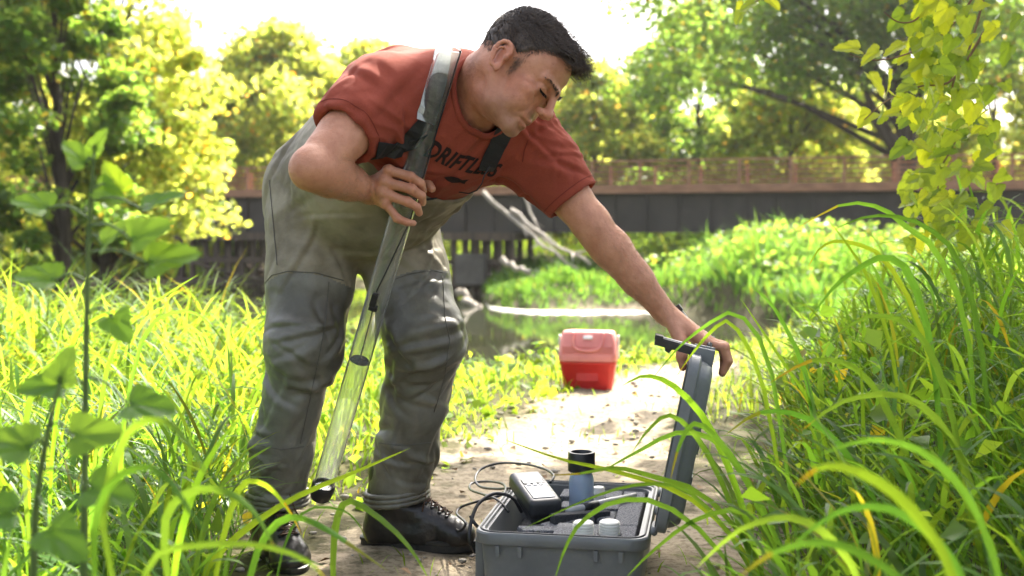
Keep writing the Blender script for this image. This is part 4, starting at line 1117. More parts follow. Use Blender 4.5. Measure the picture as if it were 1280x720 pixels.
def creases(V, N, c, r, dirn, n, amp, seed, wl=0.008, spread=0.45, ln=0.09):
    """irregular sharp creases with a soft shoulder, scattered round c and running roughly along dirn"""
    g = np.random.default_rng(seed); c = np.asarray(c, float)
    m = np.where(np.linalg.norm(V - c, axis=1) < r * 1.7)[0]; out = np.zeros(len(V))
    if len(m) < 10: return out
    Vm, Nm = V[m], N[m]; acc = np.zeros(len(m))
    vis = np.where(Nm[:, 1] < 0.25)[0]
    if len(vis) < 5: vis = np.arange(len(m))
    for k in range(n):
        i = vis[g.integers(0, len(vis))]
        if np.linalg.norm(Vm[i] - c) > r * 1.25: continue
        nn = Nm[i]; d = unit(np.asarray(dirn, float) + g.normal(0, spread, 3)); d = unit(d - nn * (d @ nn))
        side = np.cross(nn, d); L_ = ln * g.uniform(0.5, 1.4); w_ = wl * g.uniform(0.7, 1.6)
        rel = Vm - Vm[i]; a = rel @ d; b = rel @ side - 0.10 * g.normal() * (a ** 2) / L_; h = rel @ nn
        env = np.exp(-(a / L_) ** 4) * np.exp(-(h / 0.05) ** 2) * (0.45 + 0.55 * np.cos(np.clip(a / L_ * 1.4, -1.5, 1.5)))
        sg = 1 if g.random() < 0.5 else -1
        acc += env * amp * g.uniform(0.5, 1.2) * (-0.8 * np.exp(-(b / w_) ** 2) + 1.0 * np.exp(-((b - sg * 1.9 * w_) / (1.7 * w_)) ** 2))
    out[m] = np.clip(acc, -2.2 * amp, 2.4 * amp); return out
dz = np.zeros(len(Vs))
dz += creases(Vs, Ns, shR + uR * 0.03 + np.array([0.07, -0.06, -0.07]), 0.13, unit(np.array([0.7, 0, -0.5])), 16, 0.0040, 101, 0.007, 0.35)
dz += creases(Vs, Ns, shR + uR * 0.10, 0.12, uR + np.array([0.2, 0, 0.1]), 14, 0.0042, 102, 0.008, 0.4)
dz += creases(Vs, Ns, shR + bk * 0.04 - axis * 0.05, 0.15, unit(uR - across * 0.3), 14, 0.0030, 103, 0.008, 0.4, 0.11)
dz += creases(Vs, Ns, shL + uL * 0.08, 0.12, unit(np.cross(uL, front)), 26, 0.0036, 104, 0.006, 0.3, 0.06)
dz += creases(Vs, Ns, shL + front * 0.05 - across * 0.05, 0.13, unit(uL * 0.8 + axis * 0.5), 18, 0.0045, 105, 0.007, 0.35)
dz += creases(Vs, Ns, chest + front * 0.14, 0.16, axis + across * 0.3, 14, 0.0036, 106, 0.010, 0.5, 0.10)
dz += folds(Vs, Ns, shR + uR * 0.02 + np.array([0.05, -0.06, -0.08]), 0.11, unit(uR * 0.6 + np.array([0.8, 0, -0.3])), 0.030, 0.007, 1.0)
dz += folds(Vs, Ns, shR + uR * 0.12, 0.09, uR, 0.034, 0.004, 2.0)
dz += folds(Vs, Ns, shR - across * 0.02 + bk * 0.05 - axis * 0.06, 0.12, unit(uR + across * -0.5), 0.04, 0.006, 3.0)
dz += folds(Vs, Ns, shL + uL * 0.06, 0.10, unit(np.cross(uL, front)), 0.022, 0.0045, 4.0)
dz += folds(Vs, Ns, shL + front * 0.05 - across * 0.03, 0.10, unit(uL + across * 0.3), 0.026, 0.006, 5.0)
dz += folds(Vs, Ns, chest + front * 0.14, 0.13, axis + across * 0.4, 0.045, 0.004, 6.0)
dz += 0.0022 * vnoise(Vs, 24, 3.3)
Vs = Vs + Ns * dz[:, None]
shirt = mesh_obj('t_shirt', Vs, Fs, SHIRT, man)
bvS = bvh_of(Vs, Fs)
# ribbed collar
ring = []
for i in range(40):
    t = 2 * math.pi * i / 40
    e1 = unit(np.cross(nk, front)); e2 = np.cross(e1, nk)
    base = neckB + nk * -0.02 + front * 0.015
    d_ = e1 * math.cos(t) + e2 * math.sin(t)
    best = None
    for k in range(30):
        q = base + d_ * 0.090 + nk * (0.10 - 0.006 * k)
        h = bvS.find_nearest(Vector(q))
        if best is None or h[3] < best[1]: best = (np.array(h[0]), h[3])
    ring.append(best[0])
ring = [(ring[i - 1] + ring[i] * 2 + ring[(i + 1) % 40]) / 4 for i in range(40)]
MB().tube(ring, 0.0085, 8, closed=True).build('collar', SHIRT, shirt, True)
# cuffs' hem stitching and shoulder seam
def surf_line(bvh, pts, off=0.0012, step=6):
    out = []
    for (x0, y0), (x1, y1) in zip(pts[:-1], pts[1:]):
        n = max(1, int(math.hypot(x1 - x0, y1 - y0) / step))
        for i in range(n):
            q = onto(bvh, x0 + (x1 - x0) * i / n, y0 + (y1 - y0) * i / n, off)
            if q is not None and (not out or np.linalg.norm(q - out[-1]) < 0.06): out.append(q)
    return out
SEAM = simple_mat('shirt_seam', (0.16, 0.03, 0.02), (0.12, 0.022, 0.015), 400, 0.9, spec=0.2)
for pts in ([(505, 60), (512, 75), (522, 92), (520, 112), (515, 140)], [(662, 168), (655, 190), (652, 208)]):
    q = surf_line(bvS, pts)
    if len(q) > 2: MB().tube(q, 0.0009, 5).build('shoulder_seam', SEAM, shirt, True)

for cu, u in ((cuR, uR), (cuL, uL)):
    e1 = unit(np.cross(u, [0.3, 0.2, 1])); e2 = np.cross(u, e1); q = []
    for i in range(48):
        t = 2 * math.pi * i / 48; h = bvS.ray_cast(Vector(cu - u * 0.020 + (e1 * math.cos(t) + e2 * math.sin(t)) * 0.2), Vector(-(e1 * math.cos(t) + e2 * math.sin(t))))
        if h[0] is not None and (np.array(h[0]) - cu) @ u < 0: q.append(np.array(h[0]) + np.array(h[1]) * 0.0004)
    if len(q) > 30: MB().tube(q, 0.0008, 5, closed=True).build('sleeve_hem', SEAM, shirt, True)
# chest print: letters and a small fish, laid on the shirt
def print_on(bvh, mesh2d, origin, ex, ey, name, parent):
    """mesh2d: (verts 2-D metres, faces); projected along the chest normal onto the shirt"""
    vs = []
    for x, y in mesh2d[0]:
        o = origin + ex * x + ey * y + front * 0.25
        h = bvh.ray_cast(Vector(o), Vector(-front))
        vs.append(np.array(h[0]) + np.array(front) * 0.0018 if h[0] is not None else origin + ex * x + ey * y)
    return mesh_obj(name, vs, mesh2d[1], INK, parent, False)
def text_mesh(txt, size):
    cu = bpy.data.curves.new('t', 'FONT'); cu.body = txt; cu.size = size; cu.align_x = 'CENTER'; cu.offset = 0.002; cu.shear = 0.18; cu.space_character = 1.08; cu.resolution_u = 3
    o = bpy.data.objects.new('t', cu); COL.objects.link(o)
    bpy.context.view_layer.update()
    me = bpy.data.meshes.new_from_object(o.evaluated_get(bpy.context.evaluated_depsgraph_get()))
    bm = bmesh.new(); bm.from_mesh(me); bmesh.ops.triangulate(bm, faces=bm.faces[:])
    bmesh.ops.subdivide_edges(bm, edges=[e for e in bm.edges if e.calc_length() > 0.012], cuts=2, use_grid_fill=False)
    bmesh.ops.triangulate(bm, faces=bm.faces[:])
    vs = [(v.co.x * 0.72, v.co.y) for v in bm.verts]; fs_ = [tuple(v.index for v in f.verts) for f in bm.faces]
    bm.free(); bpy.data.meshes.remove(me); bpy.data.objects.remove(o); bpy.data.curves.remove(cu)
    return vs, fs_
pc = onto(bvS, 576, 207, 0)
if pc is None: pc = chest + front * 0.16
print_on(bvS, text_mesh('DRIFTLESS', 0.060), pc - axis * 0.01, across, axis, 'chest_lettering', shirt)
fish = [(-0.034, 0.0), (-0.018, 0.009), (0.0, 0.011), (0.016, 0.007), (0.024, 0.002), (0.036, 0.010), (0.033, 0.0), (0.036, -0.010), (0.024, -0.002), (0.012, -0.007), (-0.004, -0.010), (-0.02, -0.008)]
print_on(bvS, (fish + [(0.0, 0.0)], [(i, (i + 1) % 12, 12) for i in range(12)]), pc - axis * 0.045 + across * 0.015, across, axis, 'fish_print', shirt)

# ---- waders
fw = Field([-0.78, 2.72, 0.10], [-0.02, 3.46, 1.30], 0.005)
fw.ell(pelvis + np.array([-0.01, 0.03, 0.015]), [0.215, 0.19, 0.175], None, 0.05)
fw.cone(pelvis + np.array([0, 0, 0.02]), c1, 0.195, 0.205, 0.06, w=front, sw=0.92)
fw.cone(c1, c2, 0.208, 0.222, 0.05, w=front, sw=0.82)
fw.cone(P(402, 236, 3.16), P(478, 163, 3.03), 0.155, 0.150, 0.06)          # rounded back
fw.ell(c1 + front * 0.07 - axis * 0.03, [0.15, 0.14, 0.13], None, 0.06)          # belly in the bib
fw.chain([hipR + np.array([0, 0.01, 0.0]), hipR + (knR - hipR) * 0.45, knR, P(366, 500, 3.0), P(353, 560, 3.03), P(347, 618, 3.06)], [0.132, 0.114, 0.098, 0.076, 0.080, 0.078], 0.03)
fw.chain([hipL + np.array([0, 0.01, 0.0]), hipL + (knL - hipL) * 0.45, knL, P(519, 500, 3.10), P(509, 560, 3.14), P(497, 612, 3.16)], [0.126, 0.112, 0.104, 0.086, 0.084, 0.083], 0.03)
fw.ell(knR + np.array([-0.002, -0.025, 0.015]), [0.092, 0.09, 0.11], None, 0.04); fw.ell(knL + np.array([0.006, -0.025, 0.015]), [0.092, 0.09, 0.11], None, 0.04)
topP = c1 + (c2 - c1) * 0.74
fw.cut(topP + across * 0.0, unit(axis + across * 0.10 - front * 0.10), 0.006)
fw.cone(c1, c2 + axis * 0.1, 0.192, 0.212, 0.004, w=front, sw=0.80, sub=True)
for an, kn in ((P(347, 618, 3.06), knR), (P(497, 612, 3.16), knL)):
    fw.cut(an - np.array([0, 0, 0.035]), [0, 0, -1], 0.004, lo=an - 0.16, hi=an + 0.13)
    fw.cone(an - np.array([0, 0, 0.12]), an, 0.062, 0.062, 0.004, sub=True)
Vw, Fw = fw.mesh(2)
del fw
Nw = vnormals(Vw, Fw)
dz = np.zeros(len(Vw))
E1 = np.array([1.0, 0, 0])
for (c_, r_, d_, n_, am, wl_, ln_) in (
    (P(432, 312, 2.95), 0.13, (0.8, -0.2, 0.5), 18, 0.0085, 0.010, 0.10), (P(400, 250, 2.95), 0.15, (0.9, 0, 0.35), 14, 0.007, 0.014, 0.13),
    (P(545, 300, 3.02), 0.12, (0.9, 0, 0.25), 22, 0.0065, 0.008, 0.09), (P(490, 300, 3.0), 0.13, (0.8, 0, -0.55), 16, 0.0075, 0.011, 0.11),
    (P(375, 452, 2.90), 0.10, (0.95, 0, -0.2), 20, 0.0100, 0.010, 0.09), (P(528, 460, 2.98), 0.10, (0.95, 0, 0.3), 20, 0.0100, 0.010, 0.09),
    (P(380, 395, 2.88), 0.12, (0.5, 0, 0.8), 10, 0.0055, 0.014, 0.11), (P(530, 385, 2.94), 0.12, (0.8, 0, -0.45), 14, 0.006, 0.012, 0.12),
    (P(358, 520, 2.96), 0.12, (0.6, 0, 0.75), 16, 0.007, 0.011, 0.11), (P(512, 520, 3.06), 0.12, (0.6, 0, -0.75), 16, 0.007, 0.011, 0.11),
    (P(350, 578, 3.0), 0.10, (0.9, 0, 0.3), 24, 0.0085, 0.009, 0.07), (P(502, 575, 3.1), 0.10, (0.9, 0, -0.2), 24, 0.0085, 0.009, 0.07),
    (P(545, 250, 2.86), 0.14, (0.9, 0.2, 0.3), 14, 0.0065, 0.012, 0.11), (P(375, 175, 2.98), 0.16, tuple(axis), 8, 0.005, 0.016, 0.14), (P(345, 290, 3.05), 0.13, (0.3, 0, 1), 10, 0.005, 0.014, 0.12)):
    dz += creases(Vw, Nw, c_, r_, unit(np.array(d_)), n_, am * 0.62, int(c_[0] * 1e4) % 9973 + 5, wl_ * 0.78, 0.4, ln_)
dz += 0.0035 * vnoise(Vw, 14, 1.7) + 0.0015 * vnoise(Vw, 40, 4.1)
Vw = Vw + Nw * dz[:, None]
# the dark reinforced legs start above the knee with an arched seam
cen = Vw[Fw].mean(1)
isR = cen[:, 0] < (P(455, 400, 3.0)[0])
seam_z = np.where(isR, 0.795, 0.800) - 0.035 * np.abs((cen[:, 0] - np.where(isR, knR[0], knL[0] + 0.01)) / 0.11) ** 2
low = cen[:, 2] < seam_z
waders = mesh_obj('waders', *sub_mesh(Vw, Fw, ~low), WADER, man)
for side in (True, False):
    V_, F_ = sub_mesh(Vw, Fw, low & (isR == side))
    mesh_obj('reinforced_leg', V_, F_, WADER_LOW, waders)
bvW = bvh_of(Vw, Fw)
# seams: short piping lying on the cloth
for pts in ([(337, 225), (341, 270), (347, 336)], [(411, 352), (407, 400), (398, 450), (386, 505), (374, 560)],
            [(553, 345), (556, 395), (562, 425), (556, 470), (541, 520)], [(331, 355), (340, 344), (360, 339), (395, 341), (434, 352)], [(486, 352), (510, 343), (540, 338), (560, 342)],
            [(424, 100), (396, 130), (372, 160), (352, 178)], [(342, 166), (358, 183)], [(322, 556), (352, 562), (390, 557)], [(468, 553), (505, 557), (545, 552)]):
    q = surf_line(bvW, pts, 0.001, 5)
    if len(q) > 2: MB().tube(q, 0.0012, 5).build('seam', STITCH, waders, True)
# ankle cuffs: gathered elastic
for an, fn, r in ((P(347, 618, 3.06), 0, 0.079), (P(496, 614, 3.16), 1, 0.086)):
    mb = MB()
    for j in range(3):
        pts = []
        for i in range(48):
            t = 2 * math.pi * i / 48
            rr = r + 0.003 * math.sin(i * 2.6) + 0.002 * rng.random()
            pts.append(an + np.array([math.cos(t) * rr, math.sin(t) * rr, -0.022 + 0.013 * j + 0.01 * math.cos(t) * (1 if fn else 0)]))
        mb.tube(pts, 0.0085, 6, closed=True)
    mb.build('ankle_cuff', WADER_LOW, waders, True)

# straps
def strap(pts, width, bvh, wdir, name, mat=WEB, off=0.004, thick=0.002):
    v, f = [], []
    ps = []
    for p in pts:
        h = bvh.find_nearest(Vector(p)); ps.append((np.array(h[0]), np.array(h[1])))
    for (p, n), q in zip(ps, pts):
        if n @ (q - p) < 0 and np.linalg.norm(q - p) > .004: n = -n
        w = unit(wdir - n * (np.asarray(wdir) @ n))
        for o in (off + thick, off - 0.001):
            v += [p + n * o - w * width / 2, p + n * o + w * width / 2]
    for i in range(len(pts) - 1):
        a, b = i * 4, (i + 1) * 4
        f += [(a, a + 1, b + 1, b), (a + 2, b + 2, b + 3, a + 3), (a, b, b + 2, a + 2), (a + 1, a + 3, b + 3, b + 1)]
    return mesh_obj(name, v, f, mat, waders, False)
def lerp_pts(ps, n):
    ps = [np.asarray(p, float) for p in ps]; out = []
    for i in range(n):
        t = i / (n - 1) * (len(ps) - 1); k = min(int(t), len(ps) - 2); out.append(ps[k] + (ps[k + 1] - ps[k]) * (t - k))
    return out
def px_pts(bvh, pts, n=12):
    out = []
    for i in range(n):
        t = i / (n - 1) * (len(pts) - 1); k = min(int(t), len(pts) - 2)
        x = pts[k][0] + (pts[k + 1][0] - pts[k][0]) * (t - k); y = pts[k][1] + (pts[k + 1][1] - pts[k][1]) * (t - k)
        q = onto(bvh, x, y, 0.01)
        if q is not None: out.append(q)
    return out
q = px_pts(bvS, [(630, 163), (619, 185), (606, 212)], 10)
if len(q) > 2: strap(q, 0.050, bvS, across, 'shoulder_strap')
q = px_pts(bvS, [(556, 55), (552, 80), (542, 115), (531, 152)], 14)
SHEENWEB = simple_mat('tube_sheen_grey', (0.52, 0.54, 0.53), (0.42, 0.44, 0.43), 200, 0.7)  # strap tone paled to give the tube in front its silvery sheen
if len(q) > 2: strap(q, 0.046, bvS, across, 'shoulder_strap', SHEENWEB)
q = px_pts(bvS, [(541, 46), (547, 50), (556, 55)], 5)
if len(q) > 2: strap(q, 0.040, bvS, across, 'strap_end')
q = px_pts(bvS, [(530, 153), (505, 180), (470, 196)], 10)
if len(q) > 2: strap(q, 0.036, bvS, across, 'strap_end')
q = px_pts(bvS, [(470, 187), (500, 186), (528, 176)], 8)
if len(q) > 2: strap(q, 0.045, bvS, axis, 'chest_strap')
# bib zip: dark line, pull and hanging cord
q = surf_line(bvW, [(518, 248), (540, 249), (575, 243)], 0.002, 5)
if len(q) > 2:
    MB().tube(q, 0.0028, 6).build('zip', WEB, waders, True)
zp = onto(bvW, 557, 243, 0.006)
if zp is not None:
    zz = MB().tube([zp, zp + np.array([0, -0.004, -0.016])], [0.003, 0.0035], 6)
    zz.tube([zp + np.array([0, -0.004, -0.016]) + np.array([0.004 * math.cos(t), 0, 0.011 * math.sin(t) - 0.010]) for t in np.linspace(0, 2 * math.pi, 13)[:-1]], 0.0012, 5, closed=True)
    zz.build('zip_pull', STEEL, waders, True)
cord = [P(x, y, d) for x, y, d in ((612, 208, 2.72), (606, 218, 2.70), (602, 230, 2.70), (596, 238, 2.72), (586, 242, 2.74), (574, 240, 2.78))]
MB().tube(cord, 0.0016, 6).build('cord', WEB, waders, True)

# ---- boots
def boot(an, toe_dir, parent):
    """lace-up wading boot: ankle point an (1.0 = ankle height), toe direction on the ground"""
    fy = unit([toe_dir[0], toe_dir[1], 0]); fx = np.cross(fy, [0, 0, 1.0]); fz = np.array([0, 0, 1.0])
    o = np.array([an[0], an[1], 0.0])
    def B(x, y, z): return o + fx * x + fy * y + fz * z
    f = Field(o + np.array([-0.30, -0.30, -0.01]), o + np.array([0.30, 0.30, 0.27]), 0.0042)
    f.cone(B(0, -0.035, 0.06), B(0, -0.02, 0.22), 0.058, 0.062, 0.03)
    f.cone(B(0, -0.045, 0.045), B(0, 0.06, 0.055), 0.050, 0.050, 0.03)
    f.cone(B(0, 0.01, 0.125), B(0.0, 0.15, 0.050), 0.050, 0.045, 0.03)
    f.ell(B(0.006, 0.175, 0.040), [0.052, 0.052, 0.042], None, 0.03)
    f.ell(B(0, 0.07, 0.03), [0.052, 0.052, 0.03], None, 0.03)
    f.cut(B(0, 0, 0.022), -fz, 0.0)
    V_, F_ = f.mesh(2)
    N_ = vnormals(V_, F_); V_ = V_ + N_ * (0.003 * vnoise(V_, 26, an[0]) + folds(V_, N_, B(0, 0.06, 0.10), 0.05, fx, 0.022, 0.005, 2.2))[:, None]
    bt = mesh_obj('boot', V_, F_, BOOT, parent)
    # sole with welt and lugs
    mb = MB(); out = []
    for i in range(36):
        t = 2 * math.pi * i / 36; c, s_ = math.cos(t), math.sin(t)
        y = 0.0625 + 0.165 * s_; w_ = 0.047 + 0.010 * math.exp(-((y - 0.16) / 0.06) ** 2) - 0.006 * math.exp(-((y - 0.05) / 0.04) ** 2)
        out.append((np.sign(c) * abs(c) ** 0.7 * w_, y))
    n = len(out); prof = [(1.0, 0.0), (1.05, 0.004), (1.05, 0.022), (1.09, 0.024), (1.09, 0.032), (0.98, 0.035)]
    v = [B(x * k, 0.0625 + (y - 0.0625) * (1 + (k - 1) * 0.5), z) for k, z in prof for x, y in out]
    fcs = [(i * n + j, i * n + (j + 1) % n, (i + 1) * n + (j + 1) % n, (i + 1) * n + j) for i in range(5) for j in range(n)]
    fcs += [tuple(range(n - 1, -1, -1)), tuple(5 * n + j for j in range(n))]
    mb.add(v, fcs)
    mb.build('sole', SOLE, bt)
    bv = bvh_of(V_, F_)
    # laces crossing the tongue
    lc = MB()
    rows = [(0.130, 0.11), (0.112, 0.125), (0.094, 0.14), (0.076, 0.16), (0.06, 0.18), (0.05, 0.20)]
    pr = []
    for y, z in rows:
        pair = []
        for s in (-1, 1):
            h = bv.find_nearest(Vector(B(0.030 * s, y + 0.02, z))); pair.append(np.array(h[0]) + np.array(h[1]) * 0.003)
        pr.append(pair)
    for a, b in zip(pr[:-1], pr[1:]):
        for s in (0, 1):
            m_ = (a[s] + b[1 - s]) / 2; h = bv.find_nearest(Vector(m_)); m_ = np.array(h[0]) + np.array(h[1]) * 0.006
            lc.tube([a[s], m_, b[1 - s]], 0.0026, 6)
    for a in pr: lc.tube([a[0], (a[0] + a[1]) / 2 + fy * 0.012 + fz * 0.006, a[1]], 0.0026, 6)
    t0 = (pr[-1][0] + pr[-1][1]) / 2 + fy * 0.012
    for s in (-1, 1):
        lc.tube([t0, t0 + fx * 0.02 * s + fy * 0.02 + fz * 0.006, t0 + fx * 0.045 * s + fy * 0.012 - fz * 0.02, t0 + fx * 0.02 * s + fy * 0.008 - fz * 0.008, t0], 0.0024, 5)
        lc.tube([t0, t0 + fx * 0.015 * s + fy * 0.03, t0 + fx * 0.03 * s + fy * 0.035 - fz * 0.05, t0 + fx * 0.05 * s + fy * 0.03 - fz * 0.085], 0.0024, 5)
    lc.build('laces', LACE, bt, True)
    ey = MB()
    for a in pr:
        for q_ in a: ey.lathe(q_ - np.array([0, 0, 0.001]), basis(fx, fy, fz), [(0.001, 0.003), (0.005, 0.002), (0.006, -0.002)], 8)
    ey.build('eyelets', BLACKP, bt)['kind'] = 'stuff'
    return bt
boot(P(497, 640, 3.16), unit(P(590, 690, 3.10) - P(478, 690, 3.13)), man)
boot(P(345, 640, 3.06), unit([0.42, -0.9, 0]), man)
# ================================================================== the carried tube
ACRYL, nt_, b_ = mat_new('scratched_clear_acrylic')
b_.inputs['Base Color'].default_value = (0.98, 0.99, 0.97, 1); b_.inputs['Transmission Weight'].default_value = 1.0; b_.inputs['IOR'].default_value = 1.49
r_, _ = noise_ramp(nt_, 60, [(0.40, (0.015, 0.015, 0.015)), (0.72, (0.10, 0.10, 0.10))], detail=6, stretch=(1, 1, 0.15)); nt_.links.new(r_.outputs[0], b_.inputs['Roughness'])
add_bump(nt_, b_, 35, 0.05, 0.003)
tl_ = nt_.nodes.new('ShaderNodeBsdfTranslucent'); tl_.inputs['Color'].default_value = (0.92, 0.94, 0.88, 1)      # film of droplets and scratches, whitened to stand in for silvery sky sheen
gl_ = nt_.nodes.new('ShaderNodeBsdfDiffuse'); gl_.inputs['Color'].default_value = (0.96, 0.97, 0.96, 1)
ad_ = nt_.nodes.new('ShaderNodeMixShader'); ad_.inputs[0].default_value = 0.5; nt_.links.new(tl_.outputs[0], ad_.inputs[1]); nt_.links.new(gl_.outputs[0], ad_.inputs[2])
fr_, _ = noise_ramp(nt_, 24, [(0.40, (0.07, 0.07, 0.07)), (0.75, (0.27, 0.27, 0.27))], detail=8, rough=0.75, stretch=(1, 1, 0.12))
mg_ = nt_.nodes.new('ShaderNodeMixShader'); nt_.links.new(fr_.outputs[0], mg_.inputs[0]); nt_.links.new(b_.outputs[0], mg_.inputs[1]); nt_.links.new(ad_.outputs[0], mg_.inputs[2])
nt_.links.new(mg_.outputs[0], nt_.nodes['Material Output'].inputs['Surface'])
TM = basis(np.cross([0, 1, 0], tdir), np.cross(tdir, np.cross([0, 1, 0], tdir)), tdir)
TL = float(np.linalg.norm(tube_top - tube_bot)); RO, RI = 0.0290, 0.0262
tube = thing('transparency_tube', 'long clear plastic water clarity tube held slantwise in the man\'s right hand', 'tube', tuple(tube_bot))
MB().lathe(tube_bot, TM, [(RO, 0), (RO, TL), (RI, TL), (RI, 0.012), (0.0001, 0.012), (0.0001, 0.0), (RO, 0)], 40).build('pipe', ACRYL, tube, True, 35)
RUB = simple_mat('black_rubber', (0.018, 0.018, 0.019), (0.03, 0.028, 0.025), 40, 0.55)
MB().lathe(tube_bot, TM, [(0.0001, -0.030), (0.024, -0.030), (0.0275, -0.026), (0.0325, 0.0), (0.0325, 0.018), (0.0305, 0.021), (0.0295, 0.019), (0.0295, -0.002), (0.0001, -0.002)], 32).build('stopper', RUB, tube, True, 35)
def inT(frac, x, y): return tube_bot + tdir * TL * frac + TM[:, 0] * x + TM[:, 1] * y
side = unit(np.array([1.0, 0, 0]) - tdir * tdir[0]); frn = unit(np.array([0, -1.0, 0]) - tdir * -tdir[1] - side * 0)
def inS(frac, x, y): return tube_bot + tdir * TL * frac + side * x + frn * y
MB().tube([inS(1.0, 0.0245, 0.008), inS(1.004, 0.028, 0.012), inS(0.985, 0.0275, 0.0165), inS(0.90, 0.0270, 0.0165), inS(0.75, 0.0265, 0.0165), inS(0.66, 0.0255, 0.018), inS(0.57, 0.010, 0.030), inS(0.500, -0.004, 0.0315)], 0.0017, 6).build('cord', WEB, tube, True)
MB().tube([inS(0.475, -0.003, 0.010), inS(0.40, -0.001, 0.006), inS(0.338, 0, 0)], 0.0016, 6).build('cord', WEB, tube, True)
k_ = MB().box(inS(0.483, -0.004, 0.034), (0.008, 0.007, 0.017), basis(side, frn, tdir), 0.002); k_.box(inS(0.465, 0.0, 0.034), (0.011, 0.008, 0.006), basis(side, frn, tdir), 0.002); k_.build('cord_clip', BLACKP, tube)
DISC = simple_mat('disc_plastic', (0.75, 0.75, 0.72), (0.6, 0.6, 0.57), 40, 0.4)
dM = basis(TM[:, 0], TM[:, 1], tdir)
MB().lathe(inS(0.330, 0, 0), dM, [(0.0001, -0.002), (0.0245, -0.002), (0.0245, 0.002), (0.0001, 0.002)], 28).build('viewing_disc', DISC, tube)
mb = MB()
for q in (0, 2):
    v = [inS(0.330, 0, 0) + tdir * 0.0032] + [inS(0.330, 0, 0) + tdir * 0.0032 + TM[:, 0] * 0.0243 * math.cos(q * math.pi / 2 + t) + TM[:, 1] * 0.0243 * math.sin(q * math.pi / 2 + t) for t in np.linspace(0, math.pi / 2, 9)]
    mb.add(v, [(0, i, i + 1) for i in range(1, 9)])
mb.build('black_quadrants', BLACKP, tube)
MB().lathe(inS(0.330, 0, 0), dM, [(0.0001, 0.010), (0.004, 0.010), (0.004, -0.010), (0.0001, -0.010)], 10).build('weight_bolt', STEEL, tube)
TICK = simple_mat('tick_ink', (0.05, 0.05, 0.05), None, 50, 0.6)

# ================================================================== the instrument case
CASEM = simple_mat('grey_case_plastic', (0.175, 0.185, 0.185), (0.14, 0.148, 0.15), 14, 0.42, bump=(260, 0.25, 0.0012))
CASED = simple_mat('dark_case_gasket', (0.03, 0.033, 0.036), (0.022, 0.024, 0.026), 60, 0.5)
FOAM = simple_mat('flecked_grey_foam', (0.27, 0.275, 0.29), (0.055, 0.058, 0.064), 230, 0.95, bump=(300, 0.8, 0.003), spec=0.1, detail=3)
FOAMD = simple_mat('charcoal_foam', (0.075, 0.078, 0.085), (0.03, 0.031, 0.034), 380, 0.95, bump=(300, 0.8, 0.003), spec=0.1, detail=3)
METER = simple_mat('meter_plastic', (0.035, 0.037, 0.041), (0.025, 0.026, 0.029), 80, 0.4)
SCREEN = simple_mat('meter_panel', (0.33, 0.35, 0.37), (0.27, 0.29, 0.31), 120, 0.25)
WHITEP = simple_mat('white_cap_plastic', (0.78, 0.77, 0.71), (0.70, 0.69, 0.63), 50, 0.45)
def cp(w, d, z): return CASE_C + cW * (w - CW) + cD * d + cU * z
CM = basis(cW, cD, cU)
def rrect(w0, d0, w1, d1, r, z, n=6, fr=cp):
    out = []
    for (cx, cy, a0_) in ((w1 - r, d0 + r, -90), (w1 - r, d1 - r, 0), (w0 + r, d1 - r, 90), (w0 + r, d0 + r, 180)):
        for i in range(n + 1):
            t = math.radians(a0_ + 90 * i / n); out.append(fr(cx + r * math.cos(t), cy + r * math.sin(t), z))
    return out
def loft(loops, cap0=True, cap1=True):
    n = len(loops[0]); v = [p for l in loops for p in l]
    f = [(i * n + j, i * n + (j + 1) % n, (i + 1) * n + (j + 1) % n, (i + 1) * n + j) for i in range(len(loops) - 1) for j in range(n)]
    if cap0: f.append(tuple(range(n - 1, -1, -1)))
    if cap1: f.append(tuple((len(loops) - 1) * n + j for j in range(n)))
    return v, f
case = thing('instrument_case', 'open grey hard case with foam insert standing on the path', 'case', tuple(cp(CW / 2, CD / 2, 0)))
def rr(ins, z, r=0.045): return rrect(ins, ins, CW - ins, CD - ins, r, z)
mb = MB()
mb.add(*loft([rr(0.030, 0.0, 0.03), rr(0.022, 0.006, 0.035), rr(0.014, 0.10), rr(0.012, RIM - 0.032), rr(0.002, RIM - 0.030), rr(0.0, RIM - 0.026), rr(0.0, RIM - 0.004), rr(0.003, RIM), rr(0.018, RIM), rr(0.019, RIM - 0.008), rr(0.026, RIM - 0.008), rr(0.027, RIM - 0.02), rr(0.034, 0.015)], True, True))
base_o = mb.build('case_body', CASEM, case, True, 40)
MB().tube(rr(0.0105, RIM + 0.0005), 0.0028, 6, closed=True).build('gasket', CASED, base_o, True)
rb = None
for w_ in (0.06, 0.115, 0.30, 0.36):
    o = MB().box(cp(w_, 0.006, RIM - 0.045), (0.005, 0.006, 0.013), CM, 0.001).build('rib', CASEM, base_o)
for d_ in (0.12, 0.46):
    MB().box(cp(0.002, d_, 0.075), (0.012, 0.045, 0.06), CM, 0.004).build('latch_boss', CASEM, base_o)
MB().tube([cp(-0.012, 0.20, 0.10), cp(-0.028, 0.22, 0.085), cp(-0.028, 0.38, 0.085), cp(-0.012, 0.40, 0.10)], 0.009, 8).build('carry_handle', BLACKP, base_o, True)
# hinge knuckles on the right
for d_ in (0.10, 0.30, 0.50):
    MB().tube([cp(CW + 0.010, d_ - 0.04, RIM + 0.004), cp(CW + 0.010, d_ + 0.04, RIM + 0.004)], 0.009, 10).build('hinge', CASEM, base_o, True)

